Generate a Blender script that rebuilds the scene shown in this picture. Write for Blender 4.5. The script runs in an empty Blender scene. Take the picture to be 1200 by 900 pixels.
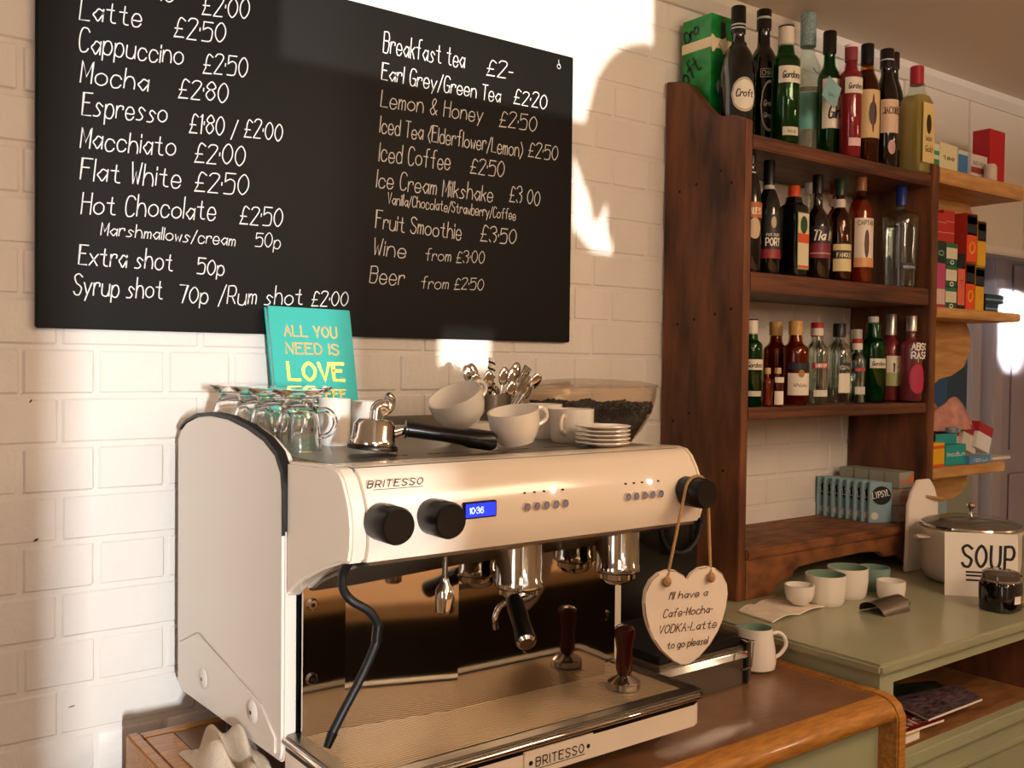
import bpy, bmesh, math, random
from mathutils import Vector, Matrix
from mathutils.geometry import tessellate_polygon
random.seed(7)
S = bpy.context.scene
COL = S.collection
PI = math.pi
# ------------------------------------------------------------------ camera
YAW, PITCH, ROLL, FPX = 0.6459568746, -0.0231948856, 0.0121109108, 1152.314
CAM = Vector((0, -1.61093, 0.21172))
fwd = Vector((math.sin(YAW)*math.cos(PITCH), math.cos(YAW)*math.cos(PITCH), math.sin(PITCH)))
_r = Vector((math.cos(YAW), -math.sin(YAW), 0)); _u = _r.cross(fwd)
rgt = _r*math.cos(ROLL)+_u*math.sin(ROLL); upv = -_r*math.sin(ROLL)+_u*math.cos(ROLL)
cd = bpy.data.cameras.new('camera'); cam = bpy.data.objects.new('camera', cd); COL.objects.link(cam)
cd.sensor_width = 36; cd.lens = FPX/1200*36; cd.clip_start = 0.02
cam.matrix_world = Matrix(((rgt.x, upv.x, -fwd.x, CAM.x), (rgt.y, upv.y, -fwd.y, CAM.y), (rgt.z, upv.z, -fwd.z, CAM.z), (0, 0, 0, 1)))
S.camera = cam
# ------------------------------------------------------------------ world, sun, lamps, exposure
S.view_settings.view_transform = 'Standard'; S.view_settings.look = 'None'
S.view_settings.exposure = 0.0; S.view_settings.gamma = 1.0
w = bpy.data.worlds.new('sky'); S.world = w; w.use_nodes = True
bg = w.node_tree.nodes['Background']; bg.inputs[0].default_value = (0.75, 0.85, 1.0, 1); bg.inputs[1].default_value = 1.6
SUN_DIR = Vector((0.12, 1.0, -0.005)).normalized()
def light(name, kind, loc, target, energy, color, size=None, size_y=None):
    ld = bpy.data.lights.new(name, kind); ld.energy = energy; ld.color = color
    if kind == 'AREA':
        ld.shape = 'RECTANGLE'; ld.size = size; ld.size_y = size_y or size
    o = bpy.data.objects.new(name, ld); COL.objects.link(o); o.location = loc
    o.rotation_euler = (Vector(target)-Vector(loc)).to_track_quat('-Z', 'Y').to_euler()
    return o
sun = light('sun', 'SUN', (-1, -8, 2), Vector((-1, -8, 2))+SUN_DIR, 5.0, (1.0, 0.95, 0.86)); sun.data.angle = math.radians(0.35)
# narrow area lamp added behind the slit, standing in for daylight on the wall
light('daylight_fill_strip', 'AREA', (-1.2, -7.0, 0.40), (0.6, 0, 0.2), 470, (0.93, 0.97, 1.0), 0.06, 0.55)
# warm ceiling panels of the cafe
WARM = (1.0, 0.73, 0.49)
light('ceiling_lamp_main', 'AREA', (1.75, -1.85, 0.99), (1.1, -0.5, 0.0), 15.5, WARM, 0.6, 0.5)
light('ceiling_lamp_far', 'AREA', (-0.4, -2.9, 1.02), (0.6, -0.6, -0.2), 5.0, (1.0, 0.75, 0.52), 0.7, 0.5)
light('ceiling_lamp_bar', 'AREA', (1.2, -2.9, 0.99), (1.2, -1.9, -0.5), 17, WARM, 0.6, 0.6)
for _i, (_x, _y) in enumerate(((3.6, -2.6), (0.2, -3.3))):
    _p = light('ceiling_fill', 'POINT', (_x, _y, 0.62), (_x, _y, 0), 17, WARM); _p.data.shadow_soft_size = .09  # bare point lamps added to brighten the ceiling, no fixtures
light('side_window', 'AREA', (-1.45, -1.6, 0.35), (0.5, -0.5, 0.0), 3.8, (0.80, 0.90, 1.0), 0.6, 0.9)
light('far_room_fill', 'AREA', (4.9, 0.9, 0.6), (4.0, 0.5, 0.3), 7, (0.85, 0.88, 1.0), 0.4, 0.8)  # area lamp added as cool fill for the room beyond

def at(px, py, ax, v):
    d = fwd*FPX+rgt*(px-600)+upv*(450-py)
    i = 'xyz'.index(ax); t = (v-CAM[i])/d[i]
    return CAM+d*t
def pxm(P):   # metres per pixel at a point
    return (Vector(P)-CAM).dot(fwd)/FPX
# ------------------------------------------------------------------ materials
def hexc(h):
    h = h.lstrip('#'); c = [int(h[i:i+2], 16)/255 for i in (0, 2, 4)]
    return tuple((x/12.92 if x <= .04045 else ((x+.055)/1.055)**2.4) for x in c)+(1,)
MC = {}
def mat(name, col, rough=.5, metal=0, trans=0, ior=1.45, bump=0, bscale=60, var=0, vscale=8, emit=0, coat=0, spec=.5, stretch=(1, 1, 1), col2=None, aniso=0):
    if name in MC: return MC[name]
    m = bpy.data.materials.new(name); m.use_nodes = True; MC[name] = m
    nt = m.node_tree; b = nt.nodes['Principled BSDF']
    c = hexc(col) if isinstance(col, str) else tuple(col)+(1,)
    b.inputs['Base Color'].default_value = c; b.inputs['Roughness'].default_value = rough
    b.inputs['Metallic'].default_value = metal; b.inputs['Transmission Weight'].default_value = trans
    b.inputs['IOR'].default_value = ior; b.inputs['Coat Weight'].default_value = coat
    b.inputs['Specular IOR Level'].default_value = spec
    if emit:
        b.inputs['Emission Color'].default_value = c; b.inputs['Emission Strength'].default_value = emit
    if bump or var or col2:
        tc = nt.nodes.new('ShaderNodeTexCoord'); mp = nt.nodes.new('ShaderNodeMapping'); mp.inputs['Scale'].default_value = stretch
        nt.links.new(tc.outputs['Object'], mp.inputs[0])
    if var or col2:
        n = nt.nodes.new('ShaderNodeTexNoise'); n.inputs['Scale'].default_value = vscale; n.inputs['Detail'].default_value = 6
        nt.links.new(mp.outputs[0], n.inputs[0])
        r = nt.nodes.new('ShaderNodeValToRGB'); nt.links.new(n.outputs['Fac'], r.inputs[0])
        r.color_ramp.elements[0].position = .3; r.color_ramp.elements[1].position = .7
        if col2: r.color_ramp.elements[0].color = hexc(col2); r.color_ramp.elements[1].color = c
        else:
            r.color_ramp.elements[0].color = tuple(x*(1-var) for x in c[:3])+(1,); r.color_ramp.elements[1].color = tuple(min(1, x*(1+var)) for x in c[:3])+(1,)
        nt.links.new(r.outputs[0], b.inputs['Base Color'])
    if bump:
        n2 = nt.nodes.new('ShaderNodeTexNoise'); n2.inputs['Scale'].default_value = bscale; n2.inputs['Detail'].default_value = 4
        nt.links.new(mp.outputs[0], n2.inputs[0])
        bp = nt.nodes.new('ShaderNodeBump'); bp.inputs['Strength'].default_value = bump; bp.inputs['Distance'].default_value = .002
        nt.links.new(n2.outputs['Fac'], bp.inputs['Height']); nt.links.new(bp.outputs[0], b.inputs['Normal'])
    return m
def thin(name, tint, diff=0.0, rough=.03, dcol=None):
    if name in MC: return MC[name]
    m = bpy.data.materials.new(name); m.use_nodes = True; MC[name] = m; nt = m.node_tree
    for n in list(nt.nodes):
        if n.type != 'OUTPUT_MATERIAL': nt.nodes.remove(n)
    out = [n for n in nt.nodes if n.type == 'OUTPUT_MATERIAL'][0]
    tr = nt.nodes.new('ShaderNodeBsdfTransparent'); tr.inputs[0].default_value = hexc(tint)
    base = tr
    if diff:
        df = nt.nodes.new('ShaderNodeBsdfDiffuse'); df.inputs[0].default_value = hexc(dcol or tint)
        mx = nt.nodes.new('ShaderNodeMixShader'); mx.inputs[0].default_value = diff
        nt.links.new(tr.outputs[0], mx.inputs[1]); nt.links.new(df.outputs[0], mx.inputs[2]); base = mx
    gl = nt.nodes.new('ShaderNodeBsdfGlossy'); gl.inputs['Roughness'].default_value = rough
    lw_ = nt.nodes.new('ShaderNodeLayerWeight'); lw_.inputs[0].default_value = .5
    pw_ = nt.nodes.new('ShaderNodeMath'); pw_.operation = 'POWER'; pw_.inputs[1].default_value = 4; nt.links.new(lw_.outputs['Facing'], pw_.inputs[0])
    fr = nt.nodes.new('ShaderNodeMath'); fr.operation = 'MULTIPLY_ADD'; fr.inputs[1].default_value = .55; fr.inputs[2].default_value = .04; nt.links.new(pw_.outputs[0], fr.inputs[0])
    m2 = nt.nodes.new('ShaderNodeMixShader'); nt.links.new(fr.outputs[0], m2.inputs[0]); nt.links.new(base.outputs[0], m2.inputs[1]); nt.links.new(gl.outputs[0], m2.inputs[2])
    nt.links.new(m2.outputs[0], out.inputs[0]); return m
def wood(name, dark, lite, rough=.55, stretch=(6, 30, 1.2), sc=5, coat=0):
    m = mat(name, lite, rough, col2=dark, vscale=sc, stretch=stretch, bump=.35, bscale=14, coat=coat)
    return m
M_wall = mat('white_brick_paint', '#E9E1D8', .42, bump=.55, bscale=90, var=.025, vscale=6)
M_mortar = mat('painted_mortar', '#E7DFD6', .45, bump=.6, bscale=120)
M_plaster = mat('white_plaster', '#DDD2C2', .6, bump=.15, bscale=40)
M_ceil = mat('ceiling_paint', '#E8DCCB', .8, bump=.1, bscale=30)
M_trim = mat('white_gloss_trim', '#E4DCCF', .35)
M_room = mat('room_wall_paint', '#CDBBA0', .7)
M_floor = wood('floor_boards', '#5a3a22', '#8a5c38', .45, (1, 8, 1), 4)
M_pine = wood('old_pine', '#3A1F12', '#85502F', .5, (10, 7, 1.6), 3)
M_pineh = wood('old_pine_shelf', '#3A1E11', '#784628', .5, (1.2, 10, 20), 4)
M_worn = wood('worn_pine', '#55321C', '#9A6036', .6, (5, 12, 9), 3)
M_light = wood('light_pine', '#B27F4A', '#D6A566', .5, (2, 12, 12), 5)
M_oak = wood('oak_edge', '#96602A', '#C98A3E', .35, (3, 20, 20), 8, .3)
M_oaktop = wood('brown_laminate', '#74503A', '#8A6244', .28, (3, 5, 5), 5, .2)
M_sage = mat('sage_paint', '#A9A986', .38, bump=.12, bscale=50, var=.05, vscale=5)
M_sagetop = mat('sage_top_paint', '#A6A384', .22, bump=.06, bscale=30, var=.05, vscale=4)
M_black = mat('blackboard_paint', '#090808', .5, spec=.22)
M_chalk = mat('white_pen', '#ECECEA', .8)
M_cream = mat('cream_enamel', '#F2E2CE', .22, coat=.5)
M_creams = mat('cream_side', '#EBE0D2', .3, coat=.3)
M_blk = mat('black_plastic', '#0B0A0A', .28)
M_rub = mat('black_rubber', '#0D0C0C', .5)
M_mirror = mat('polished_steel', '#C4BCB0', .06, 1, bump=.02, bscale=12)
M_steel = mat('brushed_steel', '#8E867C', .3, 1, bump=.12, bscale=200, stretch=(1, 14, 14))
M_chrome = mat('chrome', '#DAD6D0', .06, 1)
M_darksteel = mat('dark_steel', '#3E3A36', .35, 1)
M_white = mat('white_porcelain', '#EFE6DA', .15, coat=.4)
M_green_in = mat('celadon_glaze', '#7F9A84', .2, coat=.3)
M_glass = mat('clear_glass', '#FFFFFF', .02, trans=1, ior=1.45)
M_screen = mat('lcd_blue', '#2136F0', .3, emit=1.3)
M_screen2 = mat('lcd_text', '#AFC6FF', .3, emit=1.5)
M_led = mat('white_led', '#E8ECFF', .3, emit=9)
M_redwood = mat('varnished_redwood', '#4A140C', .2, coat=.6)
M_rope = mat('jute_rope', '#B08A5C', .9, bump=.8, bscale=300)
M_bean = mat('coffee_beans', '#130D0A', .4, bump=1.0, bscale=120)
M_paper = mat('white_paper', '#F2E9DD', .7)
M_ink = mat('dark_ink', '#1A1715', .6)
M_gold = mat('gold_foil', '#D9B25E', .22, .8)
M_goldd = mat('dull_gold_foil', '#B59A63', .35, .6)
def pm(h, r=.45): return mat('print_'+h.strip('#'), h, r)

# ------------------------------------------------------------------ mesh builder
class MB:
    def __init__(s): s.v = []; s.f = []; s.m = Matrix.Identity(4)
    def add(s, vs, fs):
        n = len(s.v); s.v += [s.m@Vector(p) for p in vs]; s.f += [tuple(i+n for i in f) for f in fs]; return s
    def box(s, x0, x1, y0, y1, z0, z1):
        return s.add([(x, y, z) for z in (z0, z1) for y in (y0, y1) for x in (x0, x1)],
                     [(0, 2, 3, 1), (4, 5, 7, 6), (0, 1, 5, 4), (2, 6, 7, 3), (0, 4, 6, 2), (1, 3, 7, 5)])
    def lathe(s, prof, c=(0, 0, 0), n=28, sx=1, sy=1, pw=2, rot=0, cap=True):
        vs = []; fs = []
        for r, z in prof:
            for i in range(n):
                a = 2*PI*i/n; ca, sa = math.cos(a), math.sin(a)
                k = 1 if pw == 2 else (abs(ca)**pw+abs(sa)**pw)**(-1/pw)
                x, y = r*k*ca*sx, r*k*sa*sy
                vs.append((c[0]+x*math.cos(rot)-y*math.sin(rot), c[1]+x*math.sin(rot)+y*math.cos(rot), c[2]+z))
        m = len(prof)
        for j in range(m-1):
            for i in range(n):
                a = j*n+i; b = j*n+(i+1) % n; fs.append((a, b, b+n, a+n))
        if cap:
            fs.append(tuple(reversed(range(n)))); fs.append(tuple((m-1)*n+i for i in range(n)))
        return s.add(vs, fs)
    def tube(s, pts, r, n=8, cap=True):
        pts = [Vector(p) for p in pts]; rr = r if isinstance(r, (list, tuple)) else [r]*len(pts)
        t0 = (pts[1]-pts[0]).normalized(); ref = Vector((0, 0, 1)) if abs(t0.z) < .9 else Vector((1, 0, 0))
        u = t0.cross(ref).normalized(); vs = []; fs = []
        for i, p in enumerate(pts):
            a = pts[max(i-1, 0)]; b = pts[min(i+1, len(pts)-1)]; t = (b-a).normalized()
            u = (u-t*u.dot(t)).normalized(); w_ = t.cross(u)
            for k in range(n):
                an = 2*PI*k/n; vs.append(p+(u*math.cos(an)+w_*math.sin(an))*rr[i])
        for j in range(len(pts)-1):
            for k in range(n):
                a = j*n+k; b = j*n+(k+1) % n; fs.append((a, b, b+n, a+n))
        if cap: fs.append(tuple(reversed(range(n)))); fs.append(tuple((len(pts)-1)*n+k for k in range(n)))
        return s.add(vs, fs)
    def cyl(s, p0, p1, r0, r1=None, n=24):
        return s.tube([p0, p1], [r0, r1 if r1 is not None else r0], n)
    def prism(s, out, axis, a0, a1):   # outline in the two other axes, extruded along axis
        n = len(out)
        def P(p, a):
            if axis == 'x': return (a, p[0], p[1])
            if axis == 'y': return (p[0], a, p[1])
            return (p[0], p[1], a)
        vs = [P(p, a0) for p in out]+[P(p, a1) for p in out]
        tri = tessellate_polygon([[Vector((p[0], p[1], 0)) for p in out]])
        fs = [tuple(t) for t in tri]+[tuple(i+n for i in reversed(t)) for t in tri]
        fs += [(i, (i+1) % n, (i+1) % n+n, i+n) for i in range(n)]
        return s.add(vs, fs)
    def sphere(s, c, r, n=16, sx=1, sy=1, sz=1):
        pr = [(max(1e-5, r*math.sin(PI*i/(n//2))), -r*math.cos(PI*i/(n//2))*sz) for i in range(n//2+1)]
        return s.lathe(pr, c, n, sx, sy)
    def build(s, name, m, parent=None, smooth=40, bevel=0, **tagkw):
        org = Vector((0, 0, 0))
        if parent is not None: org = Vector(parent['_o'])
        elif 'loc' in tagkw: org = Vector(tagkw.pop('loc'))
        me = bpy.data.meshes.new(name); me.from_pydata([tuple(v-org) for v in s.v], [], s.f)
        bm = bmesh.new(); bm.from_mesh(me); bmesh.ops.remove_doubles(bm, verts=bm.verts, dist=1e-6)
        bmesh.ops.recalc_face_normals(bm, faces=bm.faces)
        if bevel: bmesh.ops.bevel(bm, geom=[e for e in bm.edges if len(e.link_faces) == 2 and e.calc_face_angle(0) > .6], offset=bevel, segments=2, affect='EDGES', clamp_overlap=True)
        bm.to_mesh(me); bm.free()
        if smooth:
            for p in me.polygons: p.use_smooth = True
            me.set_sharp_from_angle(angle=math.radians(smooth))
        me.materials.append(m)
        o = bpy.data.objects.new(name, me); COL.objects.link(o)
        if parent is not None: o.parent = parent
        else: o.location = org
        o['_o'] = tuple(org)
        for k, v in tagkw.items(): o[k] = v
        return o
def thing(name, label, cat, loc, group=None):
    o = bpy.data.objects.new(name, None); COL.objects.link(o); o.location = loc; o['_o'] = tuple(loc)
    o.empty_display_size = .02; o['label'] = label; o['category'] = cat
    if group: o['group'] = group
    return o
def single(mb, name, m, label, cat, loc, group=None, **k):
    o = mb.build(name, m, None, loc=loc, label=label, category=cat, **k)
    if group: o['group'] = group
    return o
def struct(mb, name, m, **k): return mb.build(name, m, None, kind='structure', **k)

# ------------------------------------------------------------------ stroke lettering
G = {'A': '022942 1535', 'B': '0209 ~0939473606 ~0636453202', 'C': '~4839190704123243', 'D': '0209 ~09294745 ~454432 3202', 'E': '49090242 0636',
 'F': '490902 0636', 'G': '~4839190704123244 254542', 'H': '0902 4942 0646', 'I': '2922', 'J': '~3935322203', 'K': '0902 4905 1642', 'L': '090242',
 'M': '0209244942', 'N': '02094249', 'O': '~29070422444729', 'P': '0209 ~0939473505', 'Q': '~29070422444729 2442', 'R': '0209 ~0939473505 2542',
 'S': '~482908163544321203', 'T': '0949 2922', 'U': '~090412324449', 'V': '092249', 'W': '0912263249', 'X': '0942 4902', 'Y': '092549 2522', 'Z': '09490242',
 'a': '~4526150413223345 4642', 'b': '0902 ~04163644321203', 'c': '~45361604123243', 'd': '4942 ~44361604123243', 'e': '~0444361604123243',
 'f': '~49392822 0636', 'g': '~45361604123243 ~46413010', 'h': '0902 ~0416364442', 'i': '2622 2827', 'j': '~36311000 3837', 'k': '0902 3604 1532',
 'l': '2922', 'm': '0602 ~04162522 ~25364542', 'n': '0602 ~0416364442', 'o': '~26050322434526', 'p': '0600 ~04163644321203', 'q': '4640 ~44361604123243',
 'r': '0602 ~04163635', 's': '~45261524332202', 't': '~28233242 0636', 'u': '~0603123244 4642', 'v': '062246', 'w': '0612253246', 'x': '0642 4602',
 'y': '0622 4610', 'z': '06460242', '0': '~29070422444729', '1': '182922', '2': '~081939483602 0242', '3': '~0819394726 ~26454332 1203',
 '4': '390444 3932', '5': '490906 ~062746433202', '6': '~482906032243452605', '7': '094922', '8': '~2607294726 ~2604224426', '9': '~462507294746321 2',
 '£': '~48291714 140242 0535', '.': '2223', '·': '2526', '/': '1149', '&': '~42161829382604031222 2244', '(': '~29160421', ')': '~19363411', '-': '1535',
 "'": '2927', '!': '2924 2322', '%': '0249'}
def glyph(ch):
    out = []
    for s in G.get(ch, '').split(' '):
        if not s: continue
        sm = s[0] == '~'; s = s.lstrip('~'); s = s[:len(s)//2*2]
        pts = [(float(s[i]), float(s[i+1])-2) for i in range(0, len(s), 2)]
        if sm and len(pts) > 2:
            q = []; P = [pts[0]]+pts+[pts[-1]]
            if pts[0] == pts[-1]: P = [pts[-2]]+pts+[pts[1]]
            for i in range(1, len(P)-2):
                for k in range(4):
                    t = k/4; a, b, c, d = P[i-1], P[i], P[i+1], P[i+2]
                    q.append(tuple(.5*(2*b[j]+(c[j]-a[j])*t+(2*a[j]-5*b[j]+4*c[j]-d[j])*t*t+(3*b[j]-a[j]-3*c[j]+d[j])*t**3) for j in (0, 1)))
            q.append(pts[-1]); pts = q
        out.append(pts)
    return out
def layout(text, slant=0, jit=0, gap=1.5):
    x = 0; out = []
    for ch in text:
        if ch == ' ': x += 3.2; continue
        g = glyph(ch)
        if not g: x += 3; continue
        lo = min(p[0] for s in g for p in s); hi = max(p[0] for s in g for p in s)
        dy = random.uniform(-jit, jit); k = 1+random.uniform(-jit, jit)*.25
        for s in g: out.append([(x+(p[0]-lo)+p[1]*slant, p[1]*k+dy) for p in s])
        x += hi-lo+gap
    return out, max(x-gap, 1)
def strokes(mb, polys, sx, sy, hw, fn):
    """flat ribbons; fn maps (u,v) metres to a point on the printed surface"""
    for pts in polys:
        P = [(p[0]*sx, p[1]*sy) for p in pts]
        vs = []
        for i, p in enumerate(P):
            a = P[max(i-1, 0)]; b = P[min(i+1, len(P)-1)]
            dx, dy = b[0]-a[0], b[1]-a[1]; L = math.hypot(dx, dy) or 1; dx /= L; dy /= L
            e = -hw*.8 if i == 0 else (hw*.8 if i == len(P)-1 else 0)
            c = (p[0]+dx*e, p[1]+dy*e); k = 1.0
            if 0 < i < len(P)-1:
                d1 = (p[0]-a[0], p[1]-a[1]); l1 = math.hypot(*d1) or 1
                k = 1/max(.55, abs((d1[0]*dx+d1[1]*dy)/l1))
            vs.append(fn(c[0]-dy*hw*k, c[1]+dx*hw*k)); vs.append(fn(c[0]+dy*hw*k, c[1]-dx*hw*k))
        mb.add(vs, [(2*i, 2*i+1, 2*i+3, 2*i+2) for i in range(len(P)-1)])
def text_plane(mb, text, P0, udir, vdir, cap, width=None, hw=.0008, slant=0, jit=0, align='l', gap=1.5):
    polys, W = layout(text, slant, jit, gap); sy = cap/7; sx = (width/W) if width else sy
    off = {'l': 0, 'c': -W*sx/2, 'r': -W*sx}[align]
    P0 = Vector(P0); u = Vector(udir); v = Vector(vdir)
    strokes(mb, polys, sx, sy, hw, lambda a, b: P0+u*(a+off)+v*b)
def text_cyl(mb, text, c, r, phi, z, cap, width=None, hw=.0008, slant=0, gap=1.5):
    polys, W = layout(text, slant, 0, gap); sy = cap/7; sx = (width/W) if width else sy; off = -W*sx/2
    def fn(a, b):
        an = phi+(a+off)/r; return Vector((c[0]+r*math.cos(an), c[1]+r*math.sin(an), z+b))
    strokes(mb, polys, sx, sy, hw, fn)
def patch_cyl(mb, c, r, phi, half, z0, z1, n=10, shape=None):
    vs = []; fs = []
    for i in range(n+1):
        an = phi-half+2*half*i/n
        t = 2*i/n-1; a, b = z0, z1
        if shape == 'oval':
            k = math.sqrt(max(0, 1-t*t)); m_ = (z0+z1)/2; h = (z1-z0)/2; a, b = m_-h*k-1e-4, m_+h*k+1e-4
        for rr, z in ((r, a), (r, b)): vs.append((c[0]+rr*math.cos(an), c[1]+rr*math.sin(an), z))
    fs = [(2*i, 2*i+2, 2*i+3, 2*i+1) for i in range(n)]
    mb.add(vs, fs)

def smoothp(P, k=4):
    P = [Vector(p) for p in P]; Q = []; E_ = [P[0]]+P+[P[-1]]
    for i in range(1, len(E_)-2):
        a, b, c, d = E_[i-1:i+3]
        for j in range(k):
            t = j/k; Q.append(.5*(2*b+(c-a)*t+(2*a-5*b+4*c-d)*t*t+(3*b-a-3*c+d)*t**3))
    Q.append(P[-1]); return Q
# ================================================================== STRUCTURE
XR, YF, XL, ZF, ZC = 5.2, -4.0, -1.6, -1.05, 1.082
struct(MB().box(XL-.1, XR+.1, YF-.1, 2.2, ZF-.06, ZF), 'floor', M_floor)
struct(MB().box(XL-.1, XR+.1, YF-.1, 2.2, ZC, ZC+.06), 'ceiling', M_ceil)
struct(MB().box(XL-.1, XL, YF, 2.2, ZF, ZC), 'wall_left', M_room)
struct(MB().box(XR, XR+.1, YF, 2.2, ZF, ZC), 'wall_right', M_room)
# wall behind the camera with holes shaped to throw light patches on the brick
def rect(x0, x1, z0, z1): return [(x0, z0), (x1, z0), (x1, z1), (x0, z1)]
def onfront(pts): # where the daylight crosses the far wall on its way to a spot of the brick wall
    k = YF/SUN_DIR.y; return [(x+SUN_DIR.x*k, z+SUN_DIR.z*k) for x, z in pts]
arc = [(1.603, .935)]+[(1.603-.19*math.sin(a), .735+.20*math.cos(a)) for a in [i*PI/2/9 for i in range(1, 9)]]
big = onfront([(.70, 1.04), (.70, .728), (1.40, .728)]+list(reversed(arc))+[(1.603, 1.04)])
wedge = onfront([(1.371, .655), (1.371, .50), (1.425, .455), (1.487, .449), (1.487, .47), (1.472, .50), (1.470, .565), (1.448, .525), (1.432, .515), (1.420, .56)])
low = onfront([(1.035, .275), (1.035, .198), (1.158, .194), (1.158, .275)])
slit = rect(-.535, -.33, -.35, .95)
outer = [(XL, ZF), (XR, ZF), (XR, ZC), (XL, ZC)]
loops = [outer, slit, low, wedge, big]
flat = [p for l in loops for p in l]
tri = tessellate_polygon([[Vector((p[0], p[1], 0)) for p in l] for l in loops])
mb = MB(); n = len(flat)
mb.add([(p[0], YF, p[1]) for p in flat]+[(p[0], YF-.01, p[1]) for p in flat], [tuple(t) for t in tri]+[tuple(i+n for i in reversed(t)) for t in tri])
struct(mb, 'wall_front', M_room, smooth=0)
# ---- painted brick wall (English bond), bricks as parts
WX1 = 2.62
wall = struct(MB().box(XL, WX1, .0024, .12, ZF, ZC), 'wall_back', M_mortar, smooth=0)
def brick_mesh(w_, h, seed):
    rnd = random.Random(seed); nx = 4 if w_ > .15 else 2
    xs = [0, .004]+[w_*i/nx for i in range(1, nx)]+[w_-.004, w_]; zs = [0, .004, h*.5, h-.004, h]
    vs = []; fs = []
    for j, z in enumerate(zs):
        for i, x in enumerate(xs):
            edge = i in (0, len(xs)-1) or j in (0, len(zs)-1)
            jit = rnd.uniform(-.0009, .0009)
            vs.append((x+(jit if edge else 0), .0034 if edge else -.0002+rnd.uniform(-.0004, .0004), z+(rnd.uniform(-.0008, .0008) if edge else 0)))
    N = len(xs)
    fs = [(j*N+i, j*N+i+1, (j+1)*N+i+1, (j+1)*N+i) for j in range(len(zs)-1) for i in range(N-1)]
    me = bpy.data.meshes.new('brick'); me.from_pydata(vs, [], fs)
    for p in me.polygons: p.use_smooth = True
    me.set_sharp_from_angle(angle=math.radians(24))
    me.materials.append(M_wall); return me
BH, BW = .075, .108
variants = {k: [brick_mesh(BW*k-.0055, BH-.0055, 31*k+i) for i in range(5)] for k in (1, 2)}
bricks = []
for m in range(-14, 15):
    header = m % 2 == 0
    k = 1 if header else 2
    x = XL+.02+(0 if header else -.054)
    # joints measured in the photograph: a header joint near x = .2985
    ph = .2975 if header else .2975+.054
    n0 = math.floor((XL-ph)/(BW*k))
    for i in range(n0, 60):
        bx = ph+i*BW*k; 
        if bx < XL or bx+BW*k > WX1+.002: continue
        bz = m*BH+.0
        if bz < ZF or bz+BH > ZC: continue
        bricks.append((k, bx, bz))
def vis(b):
    k, x, z = b; cx, cz = x+BW*k/2, z+BH/2
    if x+BW*k < .24 or cx > 2.42 or cz < -.40: return -1
    if .36 < cx < 1.28 and cz > .30: return -1       # behind the blackboard
    if .62 < cx < 1.3 and cz < -.02: return -1        # behind the coffee machine
    v = Vector((cx, 0, cz)); return 1/((v-CAM).length) 
order = sorted(bricks, key=vis, reverse=True); parts = [b for b in order if vis(b) > 0][:298]
ps = set(parts); rest = MB()
for b in bricks:
    k, x, z = b; me = variants[k][random.randrange(5)]
    if b in ps:
        o = bpy.data.objects.new('brick', me); COL.objects.link(o); o.parent = wall
        o.location = (x+.0027+random.uniform(-.0015, .0015), random.uniform(-.0006, .0006), z+.0027)
    else:
        nn = len(rest.v); rest.v += [Vector((p.co.x+x+.0027, p.co.y, p.co.z+z+.0027)) for p in me.vertices]
        rest.f += [tuple(i+nn for i in p.vertices) for p in me.polygons]
rest.build('bricks_out_of_sight', M_wall, wall, kind='stuff')
for px, py, a, b in ((36, 470, .002, .003), (42, 633, .004, .003), (84, 828, .005, .0012), (25, 462, .001, .001)):
    c = at(px, py, 'y', -.0012)
    MB().prism([(c.x-a, c.z-b), (c.x+a*.6, c.z-b*.3), (c.x+a, c.z+b), (c.x-a*.3, c.z+b*.4)], 'y', -.0012, -.0004).build('paint_chip', mat('chip_brown', '#4A3020', .8), wall, smooth=0)
# ---- wall right of the brick: smooth boards above the doorway, far room beyond
wr = struct(MB().box(WX1, XR, .0, .12, .59, ZC), 'wall_right_of_shelf', M_plaster, smooth=0)
for i, x in enumerate((WX1, 2.98, 3.34, 3.70)):
    MB().box(x+.002, x+.355, -.006, 0, .60, ZC-.04).build('wall_board', M_plaster, wr, bevel=.002)
struct(MB().box(WX1, XR, -.018, 0, .575, .60), 'trim_1', M_trim, bevel=.004)
struct(MB().prism([(0, ZC), (0, ZC-.045), (-.012, ZC-.045), (-.03, ZC-.02), (-.03, ZC)], 'x', XL, XR), 'trim_2', M_trim, smooth=0)
M_far = mat('far_room_green', '#A9B09A', .7); M_lav = mat('lavender_door_paint', '#C3B9C6', .45); M_lavf = mat('lilac_frame_paint', '#CFC6CE', .4)
struct(MB().box(2.62, XR, 1.0, 1.1, ZF, ZC), 'wall_far', M_far)
f = struct(MB().box(3.98, 4.06, .50, .60, ZF, .78), 'trim_3', M_lavf, bevel=.006)
f = struct(MB().box(4.085, 4.165, .46, .58, ZF, .78), 'trim_4', M_lavf, bevel=.006)
d = struct(MB().box(4.167, 5.0, .50, .54, ZF, .78), 'door_1', M_lav)
for a, b in ((-.9, -.25), (-.15, .66)): MB().box(4.30, 4.88, .492, .5, a, b).build('door_panel', M_lav, d, bevel=.004)
struct(MB().box(3.94, 5.1, .48, .6, .78, .86), 'trim_5', M_lavf, bevel=.006)
dl = light('door_daylight', 'AREA', (3.62, -0.75, 0.52), (4.27, 0.50, 0.40), 5, (1, .97, .95), .16, .32); dl.data.spread = math.radians(6)

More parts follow.
